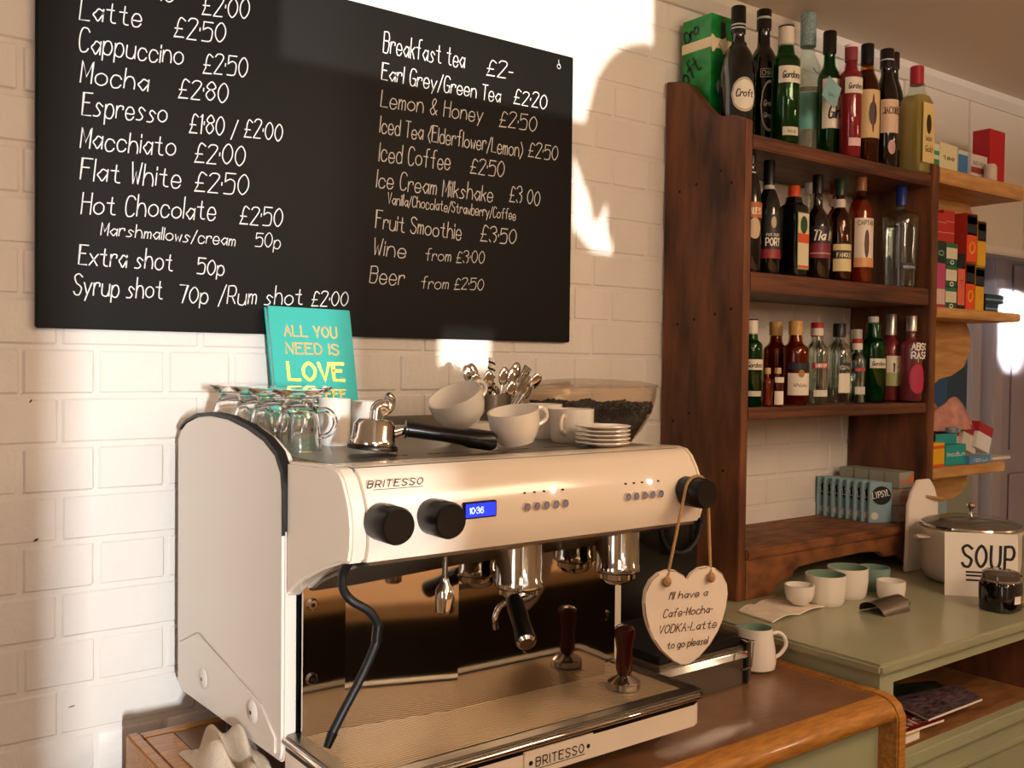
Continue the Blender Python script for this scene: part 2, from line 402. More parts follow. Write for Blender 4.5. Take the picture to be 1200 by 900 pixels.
# ================================================================== BLACKBOARD
yb = -.014
bx0, bx1, bz0 = .296, 1.332, .2560
P_tr = at(675, 68, 'y', yb)
bz1 = P_tr.z
board = thing('blackboard', 'large black menu board with white handwriting on the white brick wall', 'blackboard', (bx0, yb, bz0))
MB().box(at(42, 384, 'y', yb).x, at(668, 400, 'y', yb).x, yb, -.003, at(42, 384, 'y', yb).z, bz1).build('board_panel', M_black, board, bevel=.002)
def bl(text, x0, y0, x1, y1, cap, hw=.00115, slant=.14, jit=.25):
    a = at(x0, y0, 'y', yb-.0007); b = at(x1, y1, 'y', yb-.0007); t = at(x0, y0-cap, 'y', yb-.0007)
    m = MB(); dv = b-a
    text_plane(m, text, a, dv.normalized(), (0, 0, 1), t.z-a.z, dv.length, hw, slant, jit, gap=1.3)
    m.build('lettering', M_chalk, board, smooth=0)
for r in [('Americano', 95, -16, 203, 4, 26), ('£2·00', 237, 17, 291, 22, 24), ('Latte', 93, 22, 165, 31, 26), ('£2·50', 204, 43, 263, 50, 24),
  ('Cappuccino', 92, 60, 214, 76, 26), ('£2·50', 238, 85, 289, 90, 23), ('Mocha', 94, 97, 173, 107, 25), ('£2·80', 209, 115, 266, 120, 23),
  ('Espresso', 96, 135, 195, 144, 26), ('£1·80 / £2·00', 222, 155, 330, 165, 22), ('Macchiato', 94, 173, 205, 183, 25), ('£2·00', 228, 190, 286, 194, 23),
  ('Flat White', 94, 210, 211, 220, 25), ('£2·50', 228, 224, 290, 229, 24), ('Hot Chocolate', 95, 250, 252, 258, 25), ('£2·50', 281, 262, 330, 266, 22),
  ('Marshmallows/cream', 118, 275, 275, 288, 15), ('50p', 299, 289, 328, 291, 16), ('Extra shot', 92, 309, 202, 317, 24), ('50p', 231, 320, 262, 323, 18),
  ('Syrup shot', 86, 345, 190, 350, 24), ('70p', 209, 354, 243, 356, 20), ('/Rum shot', 256, 356, 354, 357, 21), ('£2·00', 365, 358, 407, 359, 17),
  ('Breakfast tea', 449, 61, 544, 80, 23), ('£2-', 570, 88, 600, 93, 19), ('Earl Grey/Green Tea', 447, 93, 586, 120, 19), ('£2·20', 602, 121, 640, 128, 17),
  ('Lemon & Honey', 446, 125, 565, 143, 20), ('£2·50', 585, 148, 628, 154, 18), ('Iced Tea (Elderflower/Lemon)', 445, 155, 612, 184, 19), ('£2·50', 619, 183, 653, 188, 17),
  ('Iced Coffee', 444, 188, 527, 199, 21), ('£2·50', 551, 202, 590, 208, 18), ('Ice Cream Milkshake', 441, 219, 577, 237, 20), ('£3 00', 597, 236, 632, 241, 18),
  ('Vanilla/Chocolate/Strawberry/Coffee', 454, 239, 604, 258, 13), ('Fruit Smoothie', 440, 267, 540, 281, 20), ('£3·50', 563, 282, 604, 286, 18),
  ('Wine', 437, 298, 475, 302, 19), ('from £3·00', 498, 305, 567, 309, 14), ('Beer', 433, 331, 473, 334, 20), ('from £2·50', 493, 338, 566, 340, 14)]:
    bl(*r, hw=.00075 if r[5] < 17 else .00095)
bl('·', 60+595, 78, 656.5, 79, 6); m = MB(); c = at(655, 78, 'y', yb-.0007)
m.tube([c+Vector((.0045*math.cos(a), 0, .0045*math.sin(a))) for a in [i*PI/5 for i in range(11)]], .0007, 4); m.tube([c+Vector((0, 0, .004)), c+Vector((-.001, 0, .014))], .0007, 4)
m.build('small_emblem', M_chalk, board)

# ================================================================== SHELF UNIT
SD = -.235
ZS = [.703, .410, .118, -.190]
x0, x1 = 1.646, 2.412
shelf = thing('wooden_wall_shelf', 'tall reddish brown old pine shelf unit holding the bottles', 'shelf unit', (2.03, -.1, -.297))
og = [(0, .857), (-.05, .848), (-.075, .835), (-.10, .805), (-.125, .775), (-.15, .755), (-.175, .747), (-.20, .745), (SD, .73)]
def side(xa, xb): return MB().prism([(p[0] if p[0] < 0 else -.003, p[1]) for p in og]+[(SD, -.297), (-.003, -.297)], 'x', xa, xb)
sl = side(x0, x0+.026).build('side_panel', M_pine, shelf, bevel=.002, smooth=30)
side(x1-.034, x1).build('side_panel', M_pine, shelf, bevel=.002, smooth=30)
m = MB()
for yy, zz in [(-.05, .60), (-.10, .61), (-.17, .63), (-.20, .60), (-.05, .30), (-.10, .31), (-.16, .32), (-.205, .33), (-.04, .08), (-.09, .10), (-.19, -.02)]:
    MB().cyl((x0-.0004, yy, zz), (x0+.002, yy, zz), .0035, n=8).build('nail_hole', mat('dark_hole', '#150a06', .8), sl)
for z, th in zip(ZS[:3], (.030, .042, .026)):
    MB().box(x0+.026, x1-.034, SD+.002, -.003, z-th, z).build('shelf_board', M_pineh, shelf, bevel=.003)
MB().box(x0+.026, x1-.034, SD-.006, -.003, ZS[3]-.02, ZS[3]).build('shelf_board', M_worn, shelf, bevel=.004)
xa, xb = x0+.026, x1-.034
ap = [(xa, -.211), (xb, -.211), (xb, -.297), (2.30, -.297), (2.285, -.28), (2.25, -.262), (2.20, -.262), (2.17, -.245), (2.10, -.240), (1.92, -.243), (1.86, -.246), (1.838, -.255), (1.835, -.266), (1.80, -.272), (1.775, -.285), (1.77, -.297), (xa, -.297)]
MB().prism(ap, 'y', SD, SD+.018).build('shaped_apron', M_worn, shelf, bevel=.002, smooth=30)

# side shelves on brackets
SX0, SX1 = x1, 2.86
labs = [('light pine shelf high beside the bottle unit, with a red carton on it', .727, .040), ('light pine shelf halfway up beside the bottle unit, with juice cartons on it', .366, .026), ('light pine shelf beside the bottle unit, just above the soup kettle', -.062, .028)]
br = [(0, 0), (.21, 0), (.222, -.03), (.224, -.08), (.205, -.13), (.17, -.155), (.135, -.165), (.11, -.19), (.10, -.23), (.098, -.29), (0, -.30)]
for (lab, z, th), ey in zip(labs, (SD, SD, -.20)):
    t = thing('side_shelf', lab, 'shelf', (SX0, -.1, z))
    MB().box(SX0, SX1, ey, -.02, z-th, z).build('shelf_board', M_light, t, bevel=.003)
    MB().prism([(SX0+p[0]*1.88, z-th+p[1]*(.55 if z < 0 else 1)) for p in br], 'y', -.104, -.080).build('bracket', M_light, t, bevel=.002, smooth=30)

# ================================================================== GREEN CABINET
gx0, gx1 = 1.503, 3.2
gc = thing('green_cabinet', 'sage green painted cabinet with an open shelf of magazines', 'cabinet', (gx0+.4, -.3, ZF))
MB().box(gx0, gx1, -.668, -.004, -.318, -.298).build('countertop', M_sagetop, gc, bevel=.005)
MB().box(1.520, 1.540, -.652, -.01, ZF, -.318).build('side_panel', M_sage, gc)
MB().box(1.520, 1.562, -.655, -.652, ZF, -.318).build('stile', M_sage, gc)
MB().box(1.562, gx1, -.655, -.640, -.340, -.318).build('rail', M_sage, gc)
MB().box(1.540, gx1, -.640, -.05, -.485, -.472).build('inner_shelf', wood('inner_shelf_wood', '#6d4526', '#9a6a40', .5, (3, 12, 12), 5), gc)
MB().box(1.540, gx1, -.05, -.04, ZF, -.318).build('back_board', M_pine, gc)
MB().box(2.13, 2.16, -.635, -.05, -.472, -.318).build('divider', M_pine, gc)
MB().box(1.562, gx1, -.668, -.640, -.500, -.474).build('ledge', M_sage, gc, bevel=.004)
MB().box(1.562, gx1, -.655, -.640, ZF+.03, -.50).build('front_panel', M_sage, gc)
m = MB()
for a, b, c_, d_ in ((1.66, 2.6, -.545, -.535), (1.66, 1.67, -.9, -.545), (1.66, 2.6, -.9, -.89)): m.box(a, b, -.663, -.655, c_, d_)
m.build('panel_moulding', M_sage, gc, bevel=.002)
for yy, wd, dd in ((-.46, .10, .16),): pass

# ================================================================== BROWN CABINET
zb = -.344
bc = thing('brown_cabinet', 'low cabinet with a brown wood-edged top under the coffee machine', 'cabinet', (1.0, -.4, ZF))
MB().box(.475, 1.487, -.672, -.160, zb-.02, zb).build('inset_top', M_oaktop, bc)
fr = [(-.672, zb+.001), (-.690, zb-.002), (-.703, zb-.012), (-.706, zb-.028), (-.70, zb-.036), (-.672, zb-.036)]
MB().prism(fr, 'x', .43, 1.487).build('front_edging', M_oak, bc, smooth=60)
MB().box(.43, 1.487, -.160, -.135, zb-.036, zb+.001).build('back_edging', M_oak, bc, bevel=.003)
MB().box(.43, .475, -.672, -.160, zb-.036, zb+.001).build('left_edging', M_oak, bc, bevel=.003)
eb = [(-.135, zb+.003), (-.665, zb+.003), (-.688, zb), (-.703, zb-.010), (-.712, zb-.028), (-.712, ZF), (-.135, ZF)]
MB().prism(eb, 'x', 1.487, 1.512).build('end_board', M_oak, bc, bevel=.003, smooth=50)
MB().prism([(y, z) for y, z in eb], 'x', .412, .430).build('end_board', M_oak, bc, bevel=.003, smooth=50)
MB().box(.43, 1.487, -.675, -.66, ZF, zb-.036).build('front_panel', M_sage, bc)
MB().box(.43, 1.487, -.16, -.14, ZF, zb-.036).build('back_panel', M_oaktop, bc)
for x, y, z in ((1.33, -.676, -.43), (1.40, -.676, -.42)): pass

# ================================================================== COFFEE MACHINE
X0, X1 = .511, 1.095
mc = thing('espresso_machine', 'cream and steel two-group espresso machine on the brown cabinet', 'coffee machine', (.8, -.35, zb))
sidep = [(-.062, -.30), (-.060, .085), (-.075, .100), (-.10, .113), (-.15, .125), (-.21, .130), (-.28, .128), (-.35, .119), (-.405, .107), (-.44, .092), (-.456, .072), (-.460, .05), (-.462, -.285), (-.455, -.300), (-.08, -.312)]
for a, b in ((X0, X0+.020), (X1-.020, X1)):
    pn = MB().prism(sidep, 'x', a, b).build('side_panel', M_creams, mc, bevel=.006, smooth=50)
    out = a if a == X0 else b
    sgn = -1 if a == X0 else 1
    # raised lower pad with two screw caps
    pad = MB().prism([(-.075, -.285), (-.075, -.235), (-.16, -.20), (-.40, -.24), (-.445, -.27), (-.445, -.292)], 'x', out, out+sgn*.0025).build('panel_pad', M_creams, pn, bevel=.002, smooth=30)
    for yy, zz in ((-.19, -.262), (-.375, -.257)):
        MB().cyl((out+sgn*.003, yy, zz), (out+sgn*.006, yy, zz), .016, .012, 20).cyl((out+sgn*.006, yy, zz), (out+sgn*.0065, yy, zz), .003, n=8).build('screw_cap', M_creams, pn)
        MB().cyl((out+sgn*.0066, yy-.001, zz), (out+sgn*.0072, yy-.001, zz), .0028, n=8).build('screw_slot', M_blk, pn)
    tp = [(out+(-.001 if sgn < 0 else .001)+(0 if sgn < 0 else 0), p[0], p[1]) for p in [(-.075, .104), (-.10, .116), (-.15, .128), (-.21, .133), (-.28, .131), (-.35, .122), (-.405, .110), (-.442, .094), (-.459, .074), (-.4635, .05), (-.4645, -.005)]]
    m = MB(); T = Vector((sgn*-.012, 0, 0))
    nn = len(tp); vv = []
    for p in tp:
        p = Vector(p); vv += [p, p+T, p+T+Vector((0, .006, -.006)), p+Vector((0, .006, -.006))]
    m.add(vv, [(4*i+k, 4*i+(k+1) % 4, 4*i+4+(k+1) % 4, 4*i+4+k) for i in range(nn-1) for k in range(4)])
    m.build('black_seal', M_rub, pn)
# front cover
fp = [(-.462, .083), (-.585, .088), (-.603, .085), (-.614, .076), (-.624, .06), (-.632, .043), (-.636, .022), (-.635, 0), (-.630, -.018), (-.612, -.020), (-.56, -.037), (-.51, -.058), (-.480, -.075), (-.462, -.088)]
cov = MB().prism(fp, 'x', X0+.026, X1-.014).build('front_cover', M_cream, mc, smooth=35)
for a, b in ((X0+.004, X0+.025), (X1-.013, X1-.002)):
    MB().prism([(-.462+(y+.462)*.985, z) for y, z in fp], 'x', a, b).build('cover_end', M_cream, mc, bevel=.004, smooth=60)
m = MB().prism([(-.628, -.0185), (-.612, -.0215), (-.56, -.0385), (-.51, -.0595), (-.48, -.0765), (-.48, -.080), (-.51, -.0635), (-.56, -.0425), (-.612, -.0255), (-.628, -.0225)], 'x', X0+.03, X1-.02)
m.build('underside_plate', M_steel, mc, smooth=40)
# deck and rail
MB().box(X0+.02, X1-.02, -.600, -.07, .078, .0865).build('cup_tray', M_steel, mc, bevel=.002)
m = MB()
for gx in (.60, .70, .80, .90, 1.0):
    for yy in (-.575, -.50):
        for i in range(6): m.box(gx+.012*i, gx+.012*i+.008, yy, yy+.004, .0866, .0870)
m.build('tray_slots', M_blk, mc, smooth=0, kind='stuff')
MB().box(X0+.03, X1-.03, -.095, -.085, .0865, .112).build('rear_rail', M_steel, mc, bevel=.002)
# splash panels
def vpanel(xa, ya, xb, yb_, z0, z1, name, m_): 
    m = MB(); t = .004
    m.add([(xa, ya, z0), (xb, yb_, z0), (xb, yb_, z1), (xa, ya, z1), (xa, ya+t, z0), (xb, yb_+t, z0), (xb, yb_+t, z1), (xa, ya+t, z1)],
          [(0, 1, 2, 3), (5, 4, 7, 6), (0, 4, 5, 1), (3, 2, 6, 7), (0, 3, 7, 4), (1, 5, 6, 2)])
    return m.build(name, m_, mc, smooth=0)
pa = vpanel(X0+.020, -.478, .590, -.478, -.268, -.055, 'splash_panel', M_mirror)
vpanel(.590, -.478, .747, -.505, -.268, -.05, 'splash_panel', M_mirror)
vpanel(.747, -.505, 1.016, -.507, -.268, -.045, 'splash_panel', M_mirror)
MB().box(1.012, 1.016, -.507, -.462, -.268, -.045).build('splash_panel', M_mirror, mc, smooth=0)
pd = vpanel(1.016, -.463, X1-.018, -.463, -.268, -.05, 'splash_panel', M_mirror)
for x, y, z, p in ((.543, -.478, -.098, pa), (.543, -.478, -.192, pa), (1.058, -.463, -.19, pd), (.865, -.507, -.20, pd)):
    MB().lathe([(.0085, 0), (.0085, .002), (.005, .0045)], n=16).build('x', M_chrome) if False else None
    MB().cyl((x, y, z), (x, y-.0035, z), .0085, .006, 16).build('screw', M_chrome, p)
    MB().cyl((x, y-.0035, z), (x, y-.0038, z), .003, n=8).build('screw_socket', M_blk, p)
MB().box(X0+.022, X1-.022, -.46, -.075, -.30, .076).build('inner_chassis', M_blk, mc)
# drip tray
tf = MB()
tx0, tx1, ty = X0+.004, 1.082, -.648
for a in ((tx0, tx1, ty, ty+.020, -.272, -.262), (tx0, tx0+.020, ty+.02, -.463, -.272, -.262), (tx1-.02, tx1, ty+.02, -.463, -.272, -.262)): tf.box(*a)
tf.build('tray_frame', M_steel, mc, bevel=.002)
MB().tube([(tx0, -.463, -.2705), (tx0, ty+.008, -.2705), (tx0+.008, ty-.001, -.2705), (tx1-.012, ty-.001, -.2705), (tx1+.001, ty+.012, -.2705), (tx1+.001, -.463, -.2705)], .0045, 10).build('chrome_lip', M_chrome, mc)
MB().box(tx0+.02, tx1-.02, ty+.02, -.463, -.300, -.285).build('tray_well', M_blk, mc)
gr = MB(); y = ty+.0225
while y < -.466:
    gr.box(tx0+.02, tx1-.02, y, y+.0030, -.2665, -.2645); y += .0056
x = tx0+.022
while x < tx1-.022:
    gr.box(x, x+.0012, ty+.021, -.465, -.268, -.2665); x += .022
gr.build('grille', mat('tan_lit_tray_steel', '#C2A889', .42, .45), mc, smooth=0, kind='stuff')  # tan of the warm light on the mesh is put into the colour
rc = [(tx0, -.463), (tx0, ty+.012), (tx0+.010, ty+.002), (tx1-.018, ty+.002), (tx1-.004, ty+.008), (tx1, ty+.022), (tx1, -.463)]
MB().prism(rc, 'z', -.282, -.273).build('dark_band', M_darksteel, mc, smooth=40)
MB().prism(rc, 'z', -.313, -.282).build('front_bar', M_cream, mc, smooth=40)
pl = MB().box(.752, .868, ty-.001, ty+.003, -.311, -.279).build('badge_plate', M_cream, mc, bevel=.0006)
m = MB(); text_plane(m, 'BRITESSO', (.770, ty-.0016, -.300), (1, 0, 0), (0, 0, 1), .011, .080, .0008, gap=2.2)
for xx in (.762, .858): m.cyl((xx, ty-.0012, -.294), (xx, ty-.0018, -.294), .003, n=10)
m.box(.768, .852, ty-.0018, ty-.0012, -.3035, -.3028)
m.build('badge_lettering', M_ink, pl, smooth=0)
# base and feet
MB().box(X0+.06, 1.03, -.60, -.12, -.325, -.300).build('base_box', M_blk, mc)
m = MB()
for i in range(8): m.box(.83+.0, .925, -.606, -.604, -.3335+i*.0036, -.3325+i*.0036)
m.box(.924, .926, -.607, -.600, -.338, -.305); m.build('louvre_grille', M_steel, mc, smooth=0)
for x in (X0+.05, 1.02):
    for yy in (-.56, -.20): MB().cyl((x, yy, zb+.0005), (x, yy, -.300), .022, .018, 16).build('foot', M_blk, mc)
# groups
for gx, gy, hp in ((.812, -.555, True), (.994, -.555, False)):
    g = MB().lathe([(.0325, -.020), (.0325, -.083), (.0338, -.085), (.0338, -.093), (.030, -.096)], (gx, gy, 0), 32, cap=True).build('group_head', M_chrome, mc)
    MB().lathe([(.027, -.094), (.027, -.104), (.020, -.111), (.008, -.115)], (gx, gy, 0), 28).build('group_bell', M_chrome, g)
    if hp:
        h0, h1 = at(603, 703, 'y', -.597), at(618, 757, 'y', -.668); dv = h1-h0
        MB().cyl((gx-.004, gy-.024, -.103), h0+dv*.04, .0075, .0085, 14).build('portafilter_neck', M_chrome, mc)
        MB().tube([h0, h0+dv*.15, h0+dv*.55, h0+dv*.93], [.0105, .0125, .0115, .0135], 16).build('portafilter_handle', M_blk, mc)
        MB().cyl(h0+dv*.93, h0+dv*.97, .0125, .009, 16).build('handle_cap', M_chrome, mc)
        MB().tube(smoothp([Vector((gx-.004, gy+.0, -.112)), at(592, 706, 'y', -.56), at(584, 713, 'y', -.56), at(580, 725, 'y', -.56), at(581, 737, 'y', -.56)]), .0042, 10).build('coffee_spout', M_chrome, mc)
# knobs
for kx in (.552, .621, 1.052):
    kz = .028; k = MB().lathe([(.0215, 0), (.0215, .038), (.0195, .042), (.002, .042)], n=28)
    rot = Matrix.Translation((kx, -.634, kz))@Matrix.Rotation(PI/2, 4, 'X')
    k.v = [rot@v for v in k.v]
    kn = k.build('knob', M_blk, mc)
    s_ = MB().cyl((kx, -.629, kz), (kx, -.636, kz), .0165, n=24).build('knob_stem', M_darksteel, kn)
    for j in range(3):
        q = MB(); q.box(kx-.006, kx+.004, -.650-j*.005, -.648-j*.005, kz+.0212, kz+.0218); q.build('knob_mark', M_steel, kn, smooth=0)
# display
dsp = MB().box(.664, .713, -.6375, -.632, .0205, .041).build('display', M_blk, mc, bevel=.001)
MB().box(.6665, .7105, -.6382, -.6376, .0225, .039).build('screen', M_screen, dsp, smooth=0)
m = MB(); text_plane(m, '10·36', (.672, -.6385, .027), (1, 0, 0), (0, 0, 1), .007, .02, .0007); m.build('screen_text', M_screen2, dsp, smooth=0)
for bx_, n_ in ((.760, 5), (.935, 5)):
    for i in range(n_):
        x = bx_+i*.0157
        b = MB().cyl((x, -.634, .028), (x, -.6385, .028), .0058, .0052, 16).build('button', M_chrome, mc)
        MB().cyl((x, -.6385, .028), (x, -.6388, .028), .0036, n=12).build('button_symbol', pm('#8488b4'), b)
        MB().cyl((x, -.630, .0455), (x, -.6336, .0455), .0022 if i == 3 else .0012, n=8).build('indicator_light', M_led if i == 3 else M_blk, mc)
m = MB(); text_plane(m, 'BRITESSO', (.541, -.6225, .0655), (1, 0, 0), (0, -.35, .93), .0085, .073, .0006, gap=2.4)
m.box(.548, .614, -.6245, -.6238, .0628, .0633); m.build('brand_lettering', M_ink, mc, smooth=0)
# steam wand and water spout
wp = [at(412, 655, 'y', -.585), at(402, 672, 'y', -.60), at(402, 690, 'y', -.61), at(412, 704, 'y', -.62), at(432, 716, 'y', -.625), at(443, 733, 'y', -.625), at(441, 752, 'y', -.625), at(425, 790, 'y', -.63), at(403, 832, 'y', -.63), at(390, 858, 'y', -.63)]
sw = MB().tube(smoothp(wp), .0052, 12).build('steam_wand', M_rub, mc)
MB().tube([wp[-1], at(383, 876, 'y', -.63)], [.0062, .0045], 12).build('wand_tip', M_blk, sw)
MB().tube([at(443, 733, 'y', -.625), at(441, 752, 'y', -.625)], .0062, 12).build('wand_grip', M_blk, sw)
wx = .672
ws = MB().cyl((wx, -.585, -.03), (wx, -.585, -.062), .0035, n=12).build('water_spout', M_steel, mc)
MB().lathe([(.005, -.060), (.006, -.066), (.011, -.074), (.0125, -.086), (.012, -.102), (.009, -.104)], (wx, -.585, 0), 20).build('spout_nozzle', M_chrome, ws)

# ------------------------------------------------------------------ things on the machine
ZT = .0868
def tumbler(x, y, lab, hang, h=.088):
    t = thing('latte_glass', lab, 'glass', (x, y, ZT), 'upturned latte glasses on the machine')
    SC = 1.03
    outr = [(.0300, 0), (.0290, .02), (.0265, .045), (.0225, .062), (.0185, .070), (.0195, .076), (.030, .083), (.033, .087), (.033, .0885)]
    inn = [(.0275, .0), (.0265, .02), (.024, .045), (.0200, .061), (.012, .068), (.0005, .070)]
    m = MB(); N = 28
    outr = [(r*SC, z*.94) for r, z in outr]; inn = [(r*SC, z*.94) for r, z in inn]
    full = list(reversed(inn))+outr+[(.0005, .0832)]
    m.lathe(full, (x, y, ZT+.0005), N, cap=False); m.build('glass_body', M_glass, t)
    ca, sa = math.cos(hang), math.sin(hang)
    hp = [(.0235, .058), (.036, .059), (.0455, .050), (.047, .037), (.040, .024), (.0290, .020)]
    MB().tube(smoothp([(x+ca*r, y+sa*r, ZT+z) for r, z in [(r*SC, z*.94) for r, z in hp]]), .0034, 8).build('handle', M_glass, t)
for px, y, l, a in ((350, -.372, 'upside-down latte glass nearest the front edge of the machine', -.45), (318, -.300, 'upside-down latte glass second from the front of the machine', -.4),
                   (297, -.225, 'upside-down latte glass third from the front, behind the side panel', -.4), (272, -.150, 'upside-down latte glass farthest back, by the brick wall', .5), (362, -.262, 'upside-down latte glass in the second row, next to the tall white cup', .6)):
    x = at(px, 500, 'y', y).x
    tumbler(x, y, l, a)
def cup_prof(r, h, t=.0025, foot=.6):
    return [(r*foot, 0), (r*foot+.001, .003), (r*.85, h*.22), (r*.97, h*.55), (r, h), (r-t, h), (r*.94-t, h*.55), (r*.8-t, h*.25), (.0005, .006)]
def handle_pts(r, h, a, s=1):
    ca, sa = math.cos(a), math.sin(a)
    return smoothp([(ca*q, sa*q, z) for q, z in ((r*.97, h*.78), (r+.013*s, h*.82), (r+.022*s, h*.6), (r+.018*s, h*.38), (r*.9, h*.28))])
def cup(name, lab, cat, c, r, h, group=None, ha=None, M_=None, rx=None, inner=None, foot=.6, straight=False):
    t = thing(name, lab, cat, c, group)
    mx = Matrix.Translation(c)@(rx or Matrix.Identity(4))
    m = MB(); m.m = mx
    pr = cup_prof(r, h, foot=foot)
    if straight: pr = [(r*.80, 0), (r*.88, .004), (r*.94, h*.2), (r, h*.6), (r, h), (r-.003, h), (r-.003, h*.5), (r*.85, .008), (.0005, .007)]
    if inner:
        k = [i for i, p in enumerate(pr) if p[1] == h][1]
        m.lathe(pr[:k+1], n=32, cap=False); m.add([(0, 0, .0)], []); m.build('cup_body', M_ or M_white, t)
        m2 = MB(); m2.m = mx; m2.lathe(pr[k:], n=32, cap=False); m2.build('glazed_inside', inner, t)
    else:
        m.lathe([(.0005, 0)]+pr, n=32, cap=False); m.build('cup_body', M_ or M_white, t)
    if ha is not None:
        m = MB(); m.m = mx; m.tube(handle_pts(r, h, ha), .0032, 8); m.build('handle', M_ or M_white, t)
    return t
cup('cup', 'tall white cup behind the latte glasses, left of the spare portafilter', 'cup', (.652, -.320, ZT), .023, .068, straight=True)
cup('cup', 'short white cup right behind the head of the spare portafilter', 'cup', (.742, -.250, ZT), .024, .060, straight=True)
R = lambda a, ax: Matrix.Rotation(a, 4, ax)
# two tilted nested cups, one on its side in front, one upright mug
c_ = at(548, 480, 'y', -.36)
cup('cup', 'white cup lying tilted on another at the back left of the pile', 'cup', (c_.x-.006, -.36, ZT+.030), .043, .050, 'white cups piled on the machine', ha=.15, rx=R(-.50, 'Y')@R(.12, 'X'))
cup('cup', 'white cup underneath the tilted cup at the back left', 'cup', (c_.x+.008, -.355, ZT), .036, .030, 'white cups piled on the machine')
c_ = at(607, 500, 'y', -.50)
cup('cup', 'white cup tilted on its rim at the front centre of the pile', 'cup', (c_.x-.002, -.50, ZT+.011), .037, .046, 'white cups piled on the machine', ha=.0, rx=R(-.22, 'Y')@R(.08, 'X'), foot=.7)
c_ = at(669, 500, 'y', -.44)
cup('mug', 'white straight-sided mug between the tilted cup and the saucers', 'mug', (c_.x, -.44, ZT), .036, .052, ha=PI+.6, straight=True)
c_ = at(636, 500, 'y', -.36)
cup('mug', 'white mug half hidden behind the front tilted cup', 'mug', (c_.x, -.36, ZT), .032, .056, straight=True)
for i in range(5):
    m = MB().lathe([(.0005, .0005), (.022, .0005), (.038, .0055), (.041, .0065), (.0405, .008), (.022, .003), (.0005, .003)], (.985, -.530, ZT+.006*i), 36, cap=False)
    single(m, 'saucer', M_white, ['white saucer at the bottom of the stack beside the mug', 'white saucer second from the bottom of the stack', 'white saucer in the middle of the stack', 'white saucer second from the top of the stack', 'white saucer on top of the stack beside the mug'][i], 'saucer', (.985, -.530, ZT+.006*i), 'saucers stacked on the machine')
# spare portafilter
pf = thing('portafilter', 'spare chrome portafilter with black handle lying on top of the machine', 'portafilter', (.70, -.47, ZT))
c = at(438, 517, 'y', -.46); c.z = ZT+.026
A = R(.10, 'Y')
m = MB(); m.m = Matrix.Translation(c)@A@R(PI, 'X'); m.lathe([(.0005, .016), (.029, .016), (.031, .014), (.031, .008), (.029, .005), (.028, -.012), (.022, -.019), (.008, -.021)], n=32, cap=True); m.build('filter_bowl', M_chrome, pf)
m = MB(); m.m = Matrix.Translation(c)@A@R(PI, 'X'); m.lathe([(.032, .014), (.0335, .016), (.0335, .020), (.031, .021)], n=32); m.build('rim', M_darksteel, pf)
MB().tube(smoothp([c+Vector((.002, 0, .018)), c+Vector((.004, 0, .034)), c+Vector((.012, 0, .037)), c+Vector((.018, 0, .033))]), .0085, 12).build('spout_base', M_chrome, pf)
MB().tube(smoothp([c+Vector((.010, 0, .026)), c+Vector((.022, -.002, .034)), c+Vector((.024, -.003, .046)), c+Vector((.018, -.003, .050))]), .0062, 12).build('spout', M_chrome, pf)
he = at(581, 520, 'y', -.52); hs = c+Vector((.042, -.010, .006)); he.z = ZT+.014
MB().tube([c+Vector((.026, -.005, .002)), hs], [.0095, .0065], 14).build('neck', M_chrome, pf)
dv = he-hs
MB().tube([hs, hs+dv*.02, hs+dv*.03, hs+dv*.35, hs+dv*.62, hs+dv*.70, hs+dv*.95, he], [.0125, .0125, .0105, .0100, .0110, .0135, .0140, .010], 18).build('handle', M_blk, pf)
# cutlery
hold = thing('cutlery_holder', 'steel pot holding teaspoons behind the piled cups', 'cutlery pot', (.965, -.27, ZT))
MB().lathe([(.0005, 0), (.034, 0), (.036, .07), (.034, .07), (.032, .003), (.0005, .003)], (.965, -.27, ZT), 28, cap=False).build('pot_body', M_steel, hold)
def spoon(px, py, kind, lab, g):
    tip = at(px, py, 'y', -.27); base = Vector((.965+(tip.x-.965)*.25, -.27+random.uniform(-.012, .012), ZT+.008)); tip.y += random.uniform(-.02, .02)
    d = (tip-base); L = d.length; d.normalize()
    s = d.cross(Vector((0, 1, 0))).normalized(); nrm = s.cross(d)
    t = thing(kind, lab, kind.replace('_', ' '), base, g)
    MB().tube([base, base+d*(L-.03)], [.0022, .0016], 6).build('stem', M_chrome, t)
    fr = Matrix((( s.x, nrm.x, d.x, 0), (s.y, nrm.y, d.y, 0), (s.z, nrm.z, d.z, 0), (0, 0, 0, 1)))
    m = MB()
    if kind == 'fork':
        m.m = Matrix.Translation(base+d*(L-.030))@fr
        m.box(-.008, .008, -.001, .001, -.004, .008)
        for k in range(4): m.box(-.008+k*.0045, -.0055+k*.0045, -.001, .001, .008, .030)
        m.build('tines', M_chrome, t)
    else:
        m.m = Matrix.Translation(base+d*(L-.016))@fr; m.sphere((0, 0, 0), .011, 16, 1, .28, 1.5); m.build('bowl', M_chrome, t)
